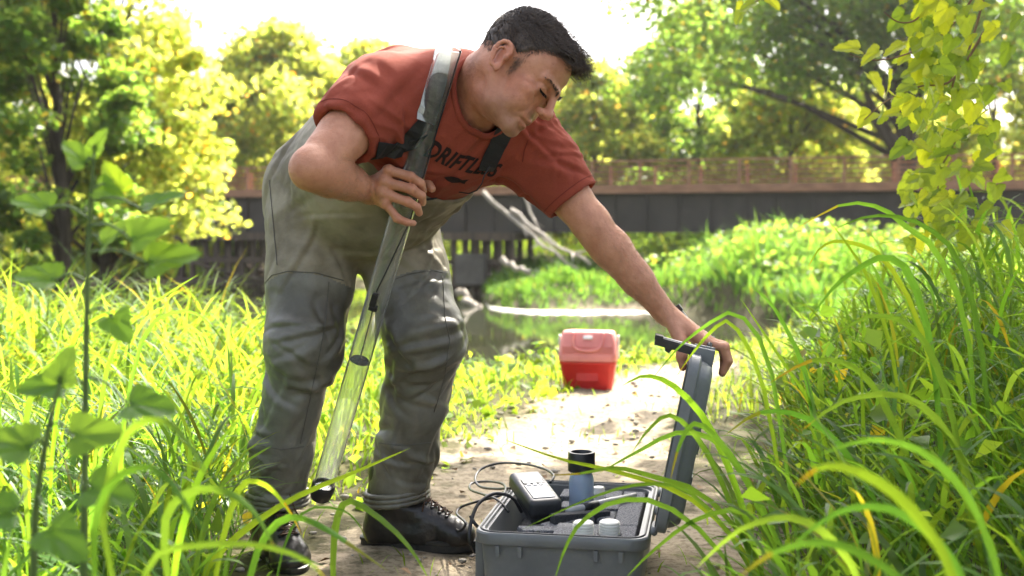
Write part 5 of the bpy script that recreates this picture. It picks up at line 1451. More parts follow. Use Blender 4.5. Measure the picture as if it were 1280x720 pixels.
# lid, standing open
def lp(u, d, o): return lid(d, u, o)
lidp = MB()
def lr(ins, o, r=0.045): return rrect(ins, ins, LID_H - ins, CD - ins, r, o, fr=lambda a, b, c: lid(b, a, c))
lidp.add(*loft([lr(0.034, 0.03), lr(0.027, 0.008), lr(0.016, 0.0), lr(0.003, 0.0), lr(0.0, 0.004), lr(0.0, 0.024), lr(0.003, 0.027), lr(0.012, 0.029), lr(0.016, LID_T - 0.018), lr(0.024, LID_T - 0.005, 0.05), lr(0.040, LID_T, 0.05)], True, True))
lid_o = lidp.build('lid', CASEM, case, True, 40)
MB().tube(lr(0.0105, 0.0), 0.0026, 6, closed=True).build('gasket', CASED, lid_o, True)
# convoluted foam in the lid
v, f = [], []
nu, nd = 26, 36
for i in range(nu + 1):
    for j in range(nd + 1):
        u = 0.04 + (LID_H - 0.08) * i / nu; d = 0.04 + (CD - 0.08) * j / nd
        v.append(lid(d, u, 0.016 - 0.010 * math.cos(i * math.pi / 2) * math.cos(j * math.pi / 2)))
f = [(i * (nd + 1) + j, i * (nd + 1) + j + 1, (i + 1) * (nd + 1) + j + 1, (i + 1) * (nd + 1) + j) for i in range(nu) for j in range(nd)]
mesh_obj('lid_foam', v, f, FOAMD, lid_o)
for u_ in (0.13, 0.21, 0.29):
    MB().box(lid(CD / 2, u_, LID_T + 0.0005), (0.012, CD / 2 - 0.07, 0.004), basis(lU, cD, lO), 0.002).build('lid_rib', CASEM, lid_o)
# latch posts and the two black latches flipped open on the upper edge
def latch(d_, tilt, yaw):
    a_dir = unit(-lO * math.cos(tilt) + lU * math.sin(tilt) + cD * yaw)     # direction the latch points
    n_dir = unit(np.cross(a_dir, cD)); s_dir = np.cross(n_dir, a_dir)
    if n_dir @ lU < 0: n_dir = -n_dir
    p0 = lid(d_, LID_H + 0.004, 0.016); M_ = basis(a_dir, s_dir, n_dir)
    m = MB()
    m.box(p0 + a_dir * 0.045 + n_dir * 0.004, (0.062, 0.020, 0.0055), M_, 0.002)
    m.box(p0 + a_dir * 0.100 + n_dir * 0.008, (0.010, 0.021, 0.0065), M_, 0.002)
    for sx in (-1, 1):
        m.box(p0 + a_dir * 0.045 + s_dir * 0.019 * sx - n_dir * 0.003, (0.062, 0.002, 0.008), M_, 0.001)
        m.add([p0 + a_dir * x + s_dir * (0.016 * sx + e) + n_dir * z for e in (-0.003, 0.003) for x, z in ((0.058, -0.004), (0.084, -0.004), (0.078, -0.018), (0.068, -0.022))],
              [(0, 1, 2, 3), (4, 7, 6, 5), (0, 4, 5, 1), (1, 5, 6, 2), (2, 6, 7, 3), (3, 7, 4, 0)])
    o = m.build('latch', BLACKP, lid_o)
    MB().box(p0 + a_dir * 0.05 + n_dir * 0.0105, (0.045, 0.010, 0.0012), M_, 0.0006).build('latch_plate', STEEL2, o)
    MB().tube([p0 - s_dir * 0.026, p0 + s_dir * 0.026], 0.0065, 10).build('latch_pin', BLACKP, o, True)
    for sx in (-1, 1):
        MB().box(lid(d_ + 0.030 * sx, LID_H - 0.004, 0.030), (0.022, 0.005, 0.026), basis(lU, cD, lO), 0.003).build('latch_ear', CASEM, lid_o)
STEEL2 = simple_mat('pale_plastic', (0.42, 0.43, 0.43), (0.34, 0.35, 0.35), 50, 0.35)
latch(0.115, math.radians(4), -0.05)
latch(0.415, math.radians(42), 0.05)
# folding handle on the lid's upper edge
MB().tube([lid(0.20, LID_H + 0.002, 0.040), lid(0.21, LID_H + 0.016, 0.042), lid(0.33, LID_H + 0.016, 0.042), lid(0.34, LID_H + 0.002, 0.040)], 0.007, 8).build('lid_handle', BLACKP, lid_o, True)

# foam inside: a big block on the right with pockets, loose slabs on the left
FT = RIM - 0.014
def foam(w0, w1, d0, d1, z0, z1, name='foam_block', mat=FOAM, bev=0.006):
    return MB().box(cp((w0 + w1) / 2, (d0 + d1) / 2, (z0 + z1) / 2), ((w1 - w0) / 2, (d1 - d0) / 2, (z1 - z0) / 2), CM, bev).build(name, mat, case)
foam(0.036, CW - 0.036, 0.036, CD - 0.036, 0.018, 0.070, 'foam_base', FOAMD)
foam(0.185, CW - 0.037, 0.037, 0.185, 0.0705, FT)
foam(0.325, CW - 0.037, 0.187, CD - 0.037, 0.0705, FT)
foam(0.15, 0.323, 0.47, CD - 0.037, 0.0705, FT)
foam(0.245, 0.323, 0.26, 0.34, 0.0705, FT - 0.004)
foam(0.16, 0.323, 0.395, 0.468, 0.0705, FT - 0.012, mat=FOAM)
for (w_, d_, ln, wd, rz, tl, z_) in ((0.085, 0.115, 0.062, 0.022, 62, 8, 0.135), (0.150, 0.135, 0.060, 0.024, 28, 5, 0.148), (0.205, 0.225, 0.070, 0.024, 40, -6, 0.150), (0.235, 0.245, 0.085, 0.014, 38, 3, 0.165)):
    Mr = CM @ np.array(Matrix.Rotation(math.radians(rz), 3, 'Z')) @ np.array(Matrix.Rotation(math.radians(tl), 3, 'Y'))
    MB().box(cp(w_, d_, z_ - 0.018), (ln, wd, 0.022), Mr, 0.004).build('foam_offcut', FOAM if rz != 38 else FOAMD, case)

# two white bottle caps standing in the foam
def screw_bottle(w_, d_, label):
    c = cp(w_, d_, FT - 0.05); t = thing('sample_bottle', label, 'bottle', tuple(c), 'white capped bottles in the case')
    prof = [(0.0001, 0.0), (0.022, 0.0), (0.022, 0.048), (0.020, 0.052), (0.0001, 0.052)]
    MB().lathe(c, CM, prof, 24).build('bottle_body', WHITEP, t, True, 40)
    prof = [(0.024, 0.049)]
    for i in range(4): prof += [(0.0265, 0.050 + i * 0.0068), (0.0265, 0.054 + i * 0.0068), (0.0245, 0.0555 + i * 0.0068)]
    prof += [(0.0255, 0.080), (0.022, 0.083), (0.006, 0.083), (0.005, 0.0815), (0.0001, 0.0815)]
    MB().lathe(c, CM, prof, 32).build('cap', WHITEP, t, True, 40)
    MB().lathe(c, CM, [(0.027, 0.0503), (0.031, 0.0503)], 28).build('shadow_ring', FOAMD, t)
screw_bottle(0.262, 0.075, 'white ribbed bottle cap in the foam, nearer to the meter')
screw_bottle(0.325, 0.092, 'white ribbed bottle cap in the foam, nearer to the lid')
# blue bottle with black collar
BLUE, nt_, b_ = mat_new('translucent_blue_bottle')
r_, _ = noise_ramp(nt_, 12, [(0.3, (0.42, 0.56, 0.78)), (0.7, (0.52, 0.66, 0.85))]); nt_.links.new(r_.outputs[0], b_.inputs['Base Color'])
b_.inputs['Roughness'].default_value = 0.3; b_.inputs['Transmission Weight'].default_value = 0.45; b_.inputs['Subsurface Weight'].default_value = 0.2
bc = cp(0.222, 0.385, 0.075)
bot = thing('blue_bottle', 'translucent blue bottle with wide black cap standing in the case', 'bottle', tuple(bc))
MB().lathe(bc, CM, [(0.0001, 0.0), (0.031, 0.0), (0.034, 0.004), (0.034, 0.145), (0.032, 0.158), (0.027, 0.170), (0.027, 0.18), (0.0001, 0.18)], 36).build('bottle_body', BLUE, bot, True, 40)
MB().lathe(bc, CM, [(0.030, 0.172), (0.0365, 0.173), (0.037, 0.176), (0.037, 0.222), (0.0355, 0.2255), (0.029, 0.2255), (0.0275, 0.223), (0.0265, 0.196), (0.0001, 0.195)], 36).build('cap', BLACKP, bot, True, 30)
wb = cp(0.262, 0.46, 0.10)
wbt = thing('white_bottle', 'small white bottle top just behind the blue bottle', 'bottle', tuple(wb))
MB().lathe(wb, CM, [(0.0001, 0), (0.02, 0), (0.021, 0.05), (0.012, 0.062)], 24).build('bottle_body', WHITEP, wbt, True, 40)
MB().lathe(wb, CM, [(0.013, 0.060), (0.0165, 0.061), (0.0165, 0.085), (0.014, 0.088), (0.0001, 0.088)], 24).build('cap', WHITEP, wbt, True, 40)
# grey probe lying across the foam
pr0, pr1 = cp(0.20, 0.25, FT + 0.012), cp(0.365, 0.46, FT + 0.014)
prb = thing('probe', 'slim grey probe lying across the foam behind the white caps', 'probe', tuple(pr0))
MB().tube([pr0, pr0 + (pr1 - pr0) * .6, pr1], [0.009, 0.009, 0.006], 12).build('shaft', STEEL2, prb, True)
MB().tube([pr0 + (pr1 - pr0) * .22, pr0 + (pr1 - pr0) * .42], [0.0115, 0.0115], 12).build('grip', BLACKP, prb, True)

# hand-held meter resting on the left edge of the foam
mc_ = P(669, 611, 3.0); mx0 = unit(np.array([0.30, -0.95, 0])); tilt_ = math.radians(12)
mY = unit(mx0 * math.cos(tilt_) - np.array([0, 0, 1]) * math.sin(tilt_)); mX = unit(np.cross(mY, [0, 0, 1.0])); mZ = np.cross(mX, mY)
MM = basis(mX, mY, mZ)
mc_ = np.array([mc_[0], mc_[1], mc_[2]]) - mZ * 0.014
met = thing('water_meter', 'black handheld water quality meter with pale panel, perched in the case', 'meter', tuple(mc_ - mZ * 0.05))
f = Field(mc_ - 0.16, mc_ + 0.16, 0.0035)
f.box(mc_, [0.046, 0.100, 0.024], MM, 0.014); f.box(mc_ - mZ * 0.028 + mY * 0.02, [0.036, 0.070, 0.022], MM, 0.010, 0.01)
f.box(mc_ + mZ * 0.026 - mY * -0.02, [0.034, 0.060, 0.004], MM, 0.003, sub=True)
V_, F_ = f.mesh(1); mesh_obj('meter_body', V_, F_, METER, met)
MB().box(mc_ + mZ * 0.0225 + mY * 0.035, (0.030, 0.040, 0.002), MM, 0.001).build('panel', SCREEN, met)
MB().box(mc_ + mZ * 0.0225 - mY * 0.030, (0.028, 0.014, 0.0022), MM, 0.001).build('display', simple_mat('lcd', (0.10, 0.12, 0.11), (0.08, 0.1, 0.09), 90, 0.15), met)
for kx in (-0.017, 0.0, 0.017):
    for ky in (-0.004,):
        MB().box(mc_ + mZ * 0.0252 + mX * kx + mY * ky, (0.006, 0.006, 0.0012), MM, 0.001).build('key', SCREEN, met)
MB().box(mc_ - mZ * 0.052 + mY * 0.03, (0.020, 0.030, 0.010), MM, 0.003).build('stand', BLACKP, met)
# cables looping over the case's left wall to the ground
def spline(pts, n=60):
    pts = [np.asarray(p, float) for p in pts]; P_ = [pts[0]] + pts + [pts[-1]]; out = []
    m = len(pts) - 1
    for i in range(n):
        t = i / (n - 1) * m; k = min(int(t), m - 1); u = t - k; a, b, c, d = P_[k], P_[k + 1], P_[k + 2], P_[k + 3]
        out.append(0.5 * ((2 * b) + (-a + c) * u + (2 * a - 5 * b + 4 * c - d) * u * u + (-a + 3 * b - 3 * c + d) * u ** 3))
    return out
CABLE = simple_mat('cable_jacket', (0.022, 0.022, 0.024), (0.014, 0.014, 0.015), 60, 0.42)
def cable(label, pts, r):
    o = MB().tube(spline(pts, 70), r, 8).build('cable', CABLE, None, True); tag(o, label, 'cable', 'cables running from the case'); return o
cable('thick black cable arching out over the case\'s left wall', [P(652, 640, 2.95), P(640, 622, 2.92), P(618, 617, 2.90), P(598, 630, 2.86), P(589, 652, 2.82), P(587, 675, 2.80), P(594, 690, 2.82)], 0.0048)
cable('thin black cable in a wide loop on the path behind the case', [P(688, 603, 3.10), P(692, 594, 3.14), P(680, 586, 3.24), P(655, 580, 3.36), P(625, 579, 3.46), P(602, 586, 3.46), P(594, 598, 3.40), P(600, 608, 3.32), P(618, 611, 3.22), P(640, 610, 3.12)], 0.0038)
cable('black cable coiled low on the dirt beside the boot', [P(636, 640, 2.96), P(622, 625, 3.0), P(604, 618, 3.10), P(588, 612, 3.26), P(590, 604, 3.36), P(612, 602, 3.34), P(630, 606, 3.2), P(628, 618, 3.08), P(600, 626, 3.1), P(578, 633, 3.16), P(571, 642, 3.12), P(582, 654, 3.0), P(574, 664, 3.05), P(566, 656, 3.18)], 0.0036)
cable('short black lead crossing the rim at the case\'s near left corner', [P(588, 645, 2.83), P(594, 655, 2.82), P(604, 664, 2.84), P(612, 669, 2.86)], 0.0045)

# ================================================================== the cooler
RED = simple_mat('red_cooler_plastic', (0.62, 0.030, 0.028), (0.52, 0.022, 0.022), 9, 0.4)
PINK = simple_mat('glare_pink_lid', (0.74, 0.25, 0.22), (0.66, 0.20, 0.18), 9, 0.35)  # sun glare and haze on the lid are put into this pink
WHT = simple_mat('white_hinge_plastic', (0.85, 0.80, 0.76), (0.78, 0.73, 0.7), 9, 0.4)
ck = P(736, 487, 6.45); ck[2] = gz(ck[0], ck[1]) - 0.004
a_ = math.radians(-9); kW = np.array([math.cos(a_), math.sin(a_), 0]); kD = np.array([-math.sin(a_), math.cos(a_), 0]); kU = np.array([0, 0, 1.0])
def kp(w, d, z): return ck + kW * w + kD * d + kU * z
KM = basis(kW, kD, kU)
cool = thing('cooler', 'red picnic cooler with glare-tinted pale lid at the edge of the path', 'cooler', tuple(ck))
def kr(w, d, r, z): return rrect(-w, -d, w, d, r, z, 5, kp)
MB().add(*loft([kr(0.128, 0.090, 0.03, 0.0), kr(0.138, 0.10, 0.035, 0.008), kr(0.158, 0.118, 0.035, 0.15), kr(0.162, 0.122, 0.035, 0.155), kr(0.162, 0.122, 0.035, 0.165), kr(0.15, 0.11, 0.035, 0.166)])).build('cooler_body', RED, cool, True, 35)
lo_ = [kr(0.160, 0.120, 0.035, 0.1665), kr(0.167, 0.127, 0.035, 0.170), kr(0.167, 0.127, 0.035, 0.200)]
for z, w_, d_ in ((0.212, 0.165, 0.122), (0.27, 0.161, 0.088), (0.322, 0.152, 0.058), (0.334, 0.144, 0.045), (0.337, 0.13, 0.035)): lo_.append(kr(w_, d_, 0.03, z))
lid_c = MB().add(*loft(lo_)).build('cooler_lid', PINK, cool, True, 35)
# raised ribs on the lid's sloping face, pushbutton, swing handle
for i in range(9):
    z = 0.214 + i * 0.0045
    MB().box(kp(0, -0.121 + (z - 0.212) * 0.60 - 0.001, z), (0.145, 0.003, 0.0012), KM).build('lid_rib', PINK, lid_c)
MB().box(kp(0, -0.074, 0.302), (0.026, 0.012, 0.005), KM @ np.array(Matrix.Rotation(math.radians(48), 3, 'X')), 0.003).build('button', WHT, lid_c)
pts = [kp(x, -0.1235 + (z - 0.212) * 0.62 - 0.008, z) for x, z in ((-0.085, 0.330), (-0.085, 0.290), (-0.078, 0.258), (-0.055, 0.236), (0, 0.228), (0.055, 0.236), (0.078, 0.258), (0.085, 0.290), (0.085, 0.330))]
MB().tube(spline(pts, 30), 0.0085, 8).build('swing_handle', PINK, lid_c, True)
for sx in (-1, 1):
    MB().box(kp(0.168 * sx, 0, 0.245), (0.006, 0.020, 0.065), KM, 0.003).build('handle_pivot', WHT, lid_c)
MB().box(kp(0, -0.1115, 0.085), (0.062, 0.0022, 0.028), KM @ np.array(Matrix.Rotation(math.radians(-6), 3, 'X')), 0.001).build('front_recess', RED, cool)
# ================================================================== single blades, leafy plants and vines close to the lens
def hero_blade(parent, pts, wpx, tint=(1, 1, 1), mat=None, n=14, droop=0.0):
    """broad grass blade along points (px, py, depth); wpx = width in photograph pixels at its widest"""
    q = spline([P(*p) for p in pts], n); v, f = [], []
    for i, p in enumerate(q):
        t = i / (n - 1); a = q[max(i - 1, 0)]; b = q[min(i + 1, n - 1)]; tg = unit(b - a)
        view = unit(p - np.array([0, 0, CAM_Z])); s = np.cross(tg, np.array([0.15, 0.35, 1.0])); 
        s0 = np.cross(tg, view); s = unit(unit(s) * 0.45 * (1 if s @ s0 > 0 else -1) + unit(s0) * 0.75)
        nn = unit(np.cross(s, tg)); 
        w = 0.68 * wpx / F_PX * p[1] * min(1, 0.55 + 1.2 * t) * max(0.02, 1 - t ** 3.2)
        v += [p - s * w / 2 + nn * w * 0.14, p, p + s * w / 2 + nn * w * 0.14]
    for i in range(n - 1):
        f += [(3 * i, 3 * i + 1, 3 * i + 4, 3 * i + 3), (3 * i + 1, 3 * i + 2, 3 * i + 5, 3 * i + 4)]
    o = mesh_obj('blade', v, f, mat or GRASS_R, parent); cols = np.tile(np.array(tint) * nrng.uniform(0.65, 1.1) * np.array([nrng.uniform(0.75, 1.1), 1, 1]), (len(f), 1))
    cols *= nrng.uniform(0.86, 1.12, (len(f), 1))
    if nrng.random() < 0.45: cols[-int(nrng.integers(2, 7)):] *= np.array([1.9, 0.85, 0.7])         # dried tip
    set_tint(o, cols); return o
def clump(label, group, specs, mat=None):
    p0 = P(*specs[0][0][0]); t = thing('grass_clump', label, 'grass', (p0[0], p0[1], gz(p0[0], p0[1])), group)
    for pts, w, tint in specs: hero_blade(t, pts, w, tint, mat)
Gn, Gy, Gd, Gp = (1, 1, 1), (1.7, 1.45, 0.9), (0.75, 0.85, 0.9), (1.5, 1.4, 1.3)
grp = 'broad grass clumps close to the camera'
clump('clump of pale arching grass blades at lower left, crossing the man\'s right boot', grp, [
    ([(150, 760, 1.35), (128, 650, 1.33), (150, 560, 1.32), (178, 528, 1.31), (214, 531, 1.30), (244, 566, 1.29), (262, 602, 1.28)], 17, Gp),
    ([(120, 760, 1.30), (118, 660, 1.28), (138, 606, 1.27), (178, 584, 1.26), (212, 600, 1.25), (238, 640, 1.24), (262, 668, 1.23)], 17, Gp),
    ([(215, 770, 1.5), (205, 660, 1.48), (232, 618, 1.46), (280, 614, 1.44), (318, 640, 1.42), (348, 694, 1.40)], 19, Gp),
    ([(215, 790, 1.8), (220, 700, 1.8), (240, 620, 1.8), (270, 560, 1.8), (310, 510, 1.8)], 15, Gy),
    ([(170, 780, 1.3), (190, 700, 1.3), (250, 682, 1.3), (330, 683, 1.3), (388, 704, 1.3), (410, 730, 1.3)], 15, Gp)])
clump('clump of yellow-green blades reaching right in front of the man\'s shins', grp, [
    ([(250, 800, 2.1), (255, 720, 2.12), (300, 668, 2.14), (370, 622, 2.18), (440, 592, 2.2), (513, 560, 2.22)], 15, Gy),
    ([(240, 790, 2.0), (246, 700, 2.0), (270, 620, 2.02), (300, 583, 2.04), (340, 557, 2.06)], 12, Gn),
    ([(262, 790, 1.9), (275, 690, 1.9), (300, 610, 1.9), (330, 606, 1.9), (358, 634, 1.9), (377, 668, 1.9)], 13, Gy),
    ([(300, 800, 1.8), (318, 700, 1.8), (350, 652, 1.8), (390, 652, 1.78), (440, 682, 1.76), (485, 714, 1.74)], 16, Gp),
    ([(340, 800, 2.0), (350, 700, 2.02), (380, 640, 2.04), (425, 637, 2.06), (448, 655, 2.06), (460, 680, 2.06)], 6, Gd),
    ([(420, 800, 2.1), (416, 700, 2.1), (424, 640, 2.1), (445, 628, 2.1), (490, 660, 2.08), (520, 695, 2.06), (536, 726, 2.05)], 15, Gn)])
clump('clump of thin dark green blades at left behind the broad leaves', grp, [
    ([(110, 720, 2.3), (120, 560, 2.3), (140, 440, 2.3), (185, 385, 2.3), (250, 342, 2.3)], 9, Gn),
    ([(140, 720, 2.4), (150, 560, 2.4), (180, 420, 2.4), (228, 389, 2.4), (262, 405, 2.4), (286, 440, 2.4)], 8, Gd),
    ([(60, 720, 2.2), (66, 560, 2.2), (90, 430, 2.2), (140, 390, 2.2), (180, 400, 2.2)], 9, Gy),
    ([(40, 720, 2.0), (30, 560, 2.0), (50, 470, 2.0), (110, 440, 2.0), (160, 470, 2.0)], 12, Gn)])
clump('clump of long blades leaning left across the open case', grp, [
    ([(980, 800, 2.35), (930, 690, 2.34), (860, 622, 2.32), (770, 590, 2.30), (700, 574, 2.28), (624, 547, 2.26)], 11, Gy),
    ([(985, 780, 2.3), (950, 640, 2.3), (905, 560, 2.3), (850, 541, 2.3), (795, 566, 2.3), (748, 592, 2.3)], 13, Gn),
    ([(980, 790, 2.2), (940, 690, 2.2), (880, 620, 2.2), (815, 596, 2.2), (768, 585, 2.2), (728, 592, 2.2), (688, 594, 2.2)], 12, Gn),
    ([(970, 790, 2.25), (920, 680, 2.25), (860, 615, 2.25), (800, 606, 2.25), (735, 624, 2.25), (652, 662, 2.25)], 9, Gd),
    ([(960, 800, 2.1), (900, 690, 2.1), (830, 632, 2.1), (770, 627, 2.1), (725, 655, 2.1), (704, 692, 2.1), (692, 730, 2.1)], 12, Gn),
    ([(990, 790, 2.1), (970, 690, 2.1), (930, 640, 2.1), (870, 650, 2.1), (815, 690, 2.1), (780, 725, 2.1)], 12, Gn)])
clump('clump of blades bending over the lid and the man\'s left hand', grp, [
    ([(1010, 780, 2.3), (985, 600, 2.32), (960, 450, 2.34), (920, 392, 2.36), (876, 412, 2.38), (846, 437, 2.4), (815, 474, 2.4)], 9, Gn),
    ([(1000, 780, 2.25), (975, 600, 2.28), (950, 470, 2.3), (914, 404, 2.32), (888, 416, 2.34), (864, 444, 2.36), (846, 470, 2.36)], 9, Gy),
    ([(960, 760, 2.2), (930, 640, 2.22), (890, 540, 2.24), (846, 486, 2.26), (808, 470, 2.26), (778, 482, 2.26)], 15, Gy),
    ([(960, 780, 2.2), (925, 660, 2.2), (880, 560, 2.2), (840, 520, 2.2), (812, 536, 2.2), (790, 566, 2.2)], 12, Gn),
    ([(1000, 760, 2.1), (960, 650, 2.1), (905, 560, 2.1), (870, 530, 2.1), (850, 555, 2.1), (838, 600, 2.1)], 14, Gn),
    ([(1020, 780, 2.6), (1020, 600, 2.6), (1010, 480, 2.6), (972, 392, 2.6), (936, 355, 2.6)], 11, Gn),
    ([(1040, 780, 2.6), (1040, 620, 2.6), (1020, 520, 2.6), (970, 440, 2.6), (925, 372, 2.6)], 9, Gy)])
clump('clump of tall arching blades at right in front of the bright grass', grp, [
    ([(1225, 640, 2.6), (1210, 420, 2.6), (1172, 318, 2.6), (1135, 286, 2.6), (1100, 260, 2.6), (1052, 256, 2.6), (990, 289, 2.6)], 12, Gn),
    ([(1190, 640, 2.7), (1160, 440, 2.7), (1110, 330, 2.7), (1060, 303, 2.7), (1028, 308, 2.7), (1010, 334, 2.7)], 10, Gy),
    ([(1180, 640, 2.4), (1168, 460, 2.4), (1140, 350, 2.4), (1107, 322, 2.4), (1070, 338, 2.4), (1040, 362, 2.4), (1008, 404, 2.4)], 15, Gn),
    ([(1130, 640, 2.5), (1120, 470, 2.5), (1090, 360, 2.5), (1062, 310, 2.5), (1036, 276, 2.5)], 8, Gy),
    ([(1240, 640, 2.3), (1230, 460, 2.3), (1200, 330, 2.3), (1150, 280, 2.3), (1090, 270, 2.3), (1040, 288, 2.3)], 11, Gd),
    ([(1210, 660, 2.2), (1190, 520, 2.2), (1150, 420, 2.2), (1090, 395, 2.2), (1030, 430, 2.2)], 14, Gn),
    ([(1160, 680, 2.3), (1130, 560, 2.3), (1080, 470, 2.3), (1020, 450, 2.3), (960, 480, 2.3)], 14, Gn),
    ([(1120, 700, 2.2), (1080, 600, 2.2), (1020, 530, 2.2), (955, 515, 2.2), (905, 545, 2.2)], 14, Gd),
    ([(1240, 700, 2.0), (1200, 570, 2.0), (1140, 500, 2.0), (1060, 500, 2.0), (1000, 540, 2.0)], 16, Gn)])
clump('clump with one bright yellow blade arching low in the right corner', grp, [
    ([(1215, 790, 1.2), (1182, 700, 1.2), (1160, 665, 1.2), (1128, 626, 1.2), (1087, 597, 1.2), (1046, 583, 1.2), (1018, 588, 1.2), (994, 608, 1.2)], 25, Gy),
    ([(1230, 800, 1.3), (1190, 700, 1.3), (1120, 640, 1.3), (1050, 640, 1.3), (980, 690, 1.3)], 20, Gd),
    ([(1190, 800, 1.25), (1120, 720, 1.25), (1040, 680, 1.25), (970, 690, 1.25), (920, 725, 1.25)], 20, Gd),
    ([(1260, 760, 1.4), (1220, 640, 1.4), (1160, 570, 1.4), (1090, 550, 1.4), (1020, 570, 1.4)], 17, Gn),
    ([(1100, 800, 1.5), (1060, 700, 1.5), (1000, 650, 1.5), (930, 660, 1.5), (870, 710, 1.5)], 18, Gn)])

# lobed-leaf plant at left
def lobed_leaf(parent, c, d, nrm, L, mat, tint, lobes=3, name='leaf'):
    """palmate leaf: notched outline round a midrib, cupped"""
    d = unit(d); nrm = unit(nrm - d * (nrm @ d)); s = np.cross(nrm, d)
    out = []
    N = 50
    for i in range(N):
        t = -math.pi + 2 * math.pi * i / N          # 0 = tip
        ph = abs(((t / (2 * math.pi) * lobes + 0.5) % 1.0) - 0.5) * 2          # 0 at a lobe's point, 1 in the notch between two
        r = (0.58 + 0.38 * (1 - ph) ** 1.2) * (1 + 0.16 * math.cos(t)) * (1 + 0.05 * ((i % 2) * 2 - 1))
        if abs(t) > 2.8: r *= 0.5
        x, y = r * math.cos(t) * 0.62 + 0.28, r * math.sin(t) * 0.56
        out.append((x, y))
    v = [c + d * 0.05 * L]
    for k in (0.5, 1.0):
        for x, y in out:
            xx, yy = 0.05 + (x - 0.05) * k, y * k
            v.append(c + d * xx * L + s * yy * L + nrm * L * (0.22 * abs(yy) - 0.22 * xx * xx + 0.02 * math.sin(xx * 20)))
    f = [(0, 1 + i, 1 + (i + 1) % N) for i in range(N)] + [(1 + i, 1 + N + i, 1 + N + (i + 1) % N, 1 + (i + 1) % N) for i in range(N)]
    o = mesh_obj(name, v, f, mat, parent); set_tint(o, np.array(tint)); return o
def leafy_plant(label, stem, leaves, mat, group, depth_r=0.004):
    q = [P(p[0], p[1], p[2] - 0.2) for p in stem]; t = thing('leafy_plant', label, 'plant', tuple(q[0]), group)
    MB().tube(spline(q, 24), list(np.linspace(depth_r * 1.4, depth_r * 0.5, 24)), 7).build('stem', STEM, t, True)
    for (px, py, Y, dx, dy, dz, Lp, tint) in leaves:
        Y = Y - 0.2; c = P(px, py, Y); L = 0.78 * Lp / F_PX * Y; d = np.array([dx, dy, dz], float)
        near = min(spline(q, 60), key=lambda p: np.linalg.norm(p - c))
        MB().tube(spline([near, (near + c) / 2 + np.array([0, 0, 0.01]), c], 8), depth_r * 0.45, 5).build('leaf_stalk', STEM, t, True)
        lobed_leaf(t, c, d, np.array([nrng.normal(0, .3), -0.75, 0.75 + nrng.normal(0, .2)]), L, mat, tint)
leafy_plant('tall leafy plant with lobed leaves standing at the left edge', [(104, 800, 1.75), (106, 600, 1.72), (108, 420, 1.7), (112, 280, 1.68), (118, 190, 1.66)],
    [(178, 262, 1.66, 0.8, 0, 0.45, 74, (0.7, 0.8, 1.0)), (185, 330, 1.64, 0.9, 0, 0.30, 86, Gn), (128, 308, 1.66, 0.5, -0.3, 0.5, 66, Gn), (165, 300, 1.62, 0.95, -0.2, 0.5, 74, Gn), (150, 240, 1.70, -0.2, -0.3, 0.7, 54, Gy),
     (120, 232, 1.68, 0.6, 0, -0.3, 52, Gn), (108, 205, 1.66, -0.5, 0, 0.6, 56, Gn), (140, 395, 1.68, 0.5, -0.4, -0.5, 60, (0.8, 0.9, 0.9)), (70, 350, 1.7, -0.8, 0, 0.2, 74, Gn), (60, 260, 1.7, -0.8, 0, 0.3, 66, Gn), (160, 505, 1.6, 0.9, -0.2, 0.0, 84, (0.8, 0.9, 0.9)), (80, 480, 1.7, -0.6, -0.2, 0, 74, Gd), (118, 190, 1.66, 0.3, 0, 0.8, 44, Gn)], LEAF_N, 'leafy plants close to the camera')
leafy_plant('low leafy plant with drooping leaves at the left edge below the tall one', [(40, 800, 1.6), (45, 640, 1.58), (60, 540, 1.56), (75, 480, 1.55)],
    [(90, 545, 1.55, 0.8, 0, 0.1, 84, Gn), (110, 610, 1.55, 0.9, -0.2, -0.1, 84, Gd), (40, 560, 1.55, -0.7, 0, 0.2, 90, Gn), (75, 480, 1.55, 0.2, 0, 0.8, 66, Gn), (60, 660, 1.5, 0.6, -0.3, -0.3, 90, Gd), (20, 640, 1.5, -0.7, -0.3, 0, 84, Gd)], LEAF_N, 'leafy plants close to the camera')
# vines at the right edge, lit from behind
def vine(label, strands, leaves, Y):
    t = thing('grape_vine', label, 'vine', tuple(P(*strands[0][0])), 'vines at the right edge')
    TW = simple_mat('vine_stem', (0.22, 0.12, 0.045), (0.15, 0.09, 0.03), 30, 0.7)
    for sset in strands: MB().tube(spline([P(*p) for p in sset], 26), list(np.linspace(0.0046, 0.0014, 26)), 6).build('stem', TW, t, True)
    for px, py, Lp, tint in leaves:
        Yj = Y + nrng.normal(0.1, 0.22); lobed_leaf(t, P(px, py, Yj), np.array([nrng.normal(-0.3, .5), nrng.normal(0, .4), nrng.normal(-0.5, .4)]), np.array([nrng.normal(0, .5), -0.6, 0.6]), Lp / F_PX * Yj, VINE, tint, 3)
gv = np.random.default_rng(3)
lv = [(1075, 62, 34, Gy), (1100, 62, 30, Gy), (1085, 92, 36, Gy), (1110, 90, 30, Gy), (1135, 50, 40, Gy), (1150, 30, 34, Gn), (1130, 20, 30, Gn), (1140, 125, 38, Gy), (1118, 120, 24, Gy), (1090, 140, 28, Gy), (1105, 138, 26, Gn), (1125, 140, 22, Gy), (1150, 75, 30, Gy), (1165, 70, 34, Gp), (1160, 110, 26, Gn), (1175, 100, 30, Gy), (1145, 250, 26, Gy), (1160, 240, 22, Gy), (1170, 200, 34, Gy)]
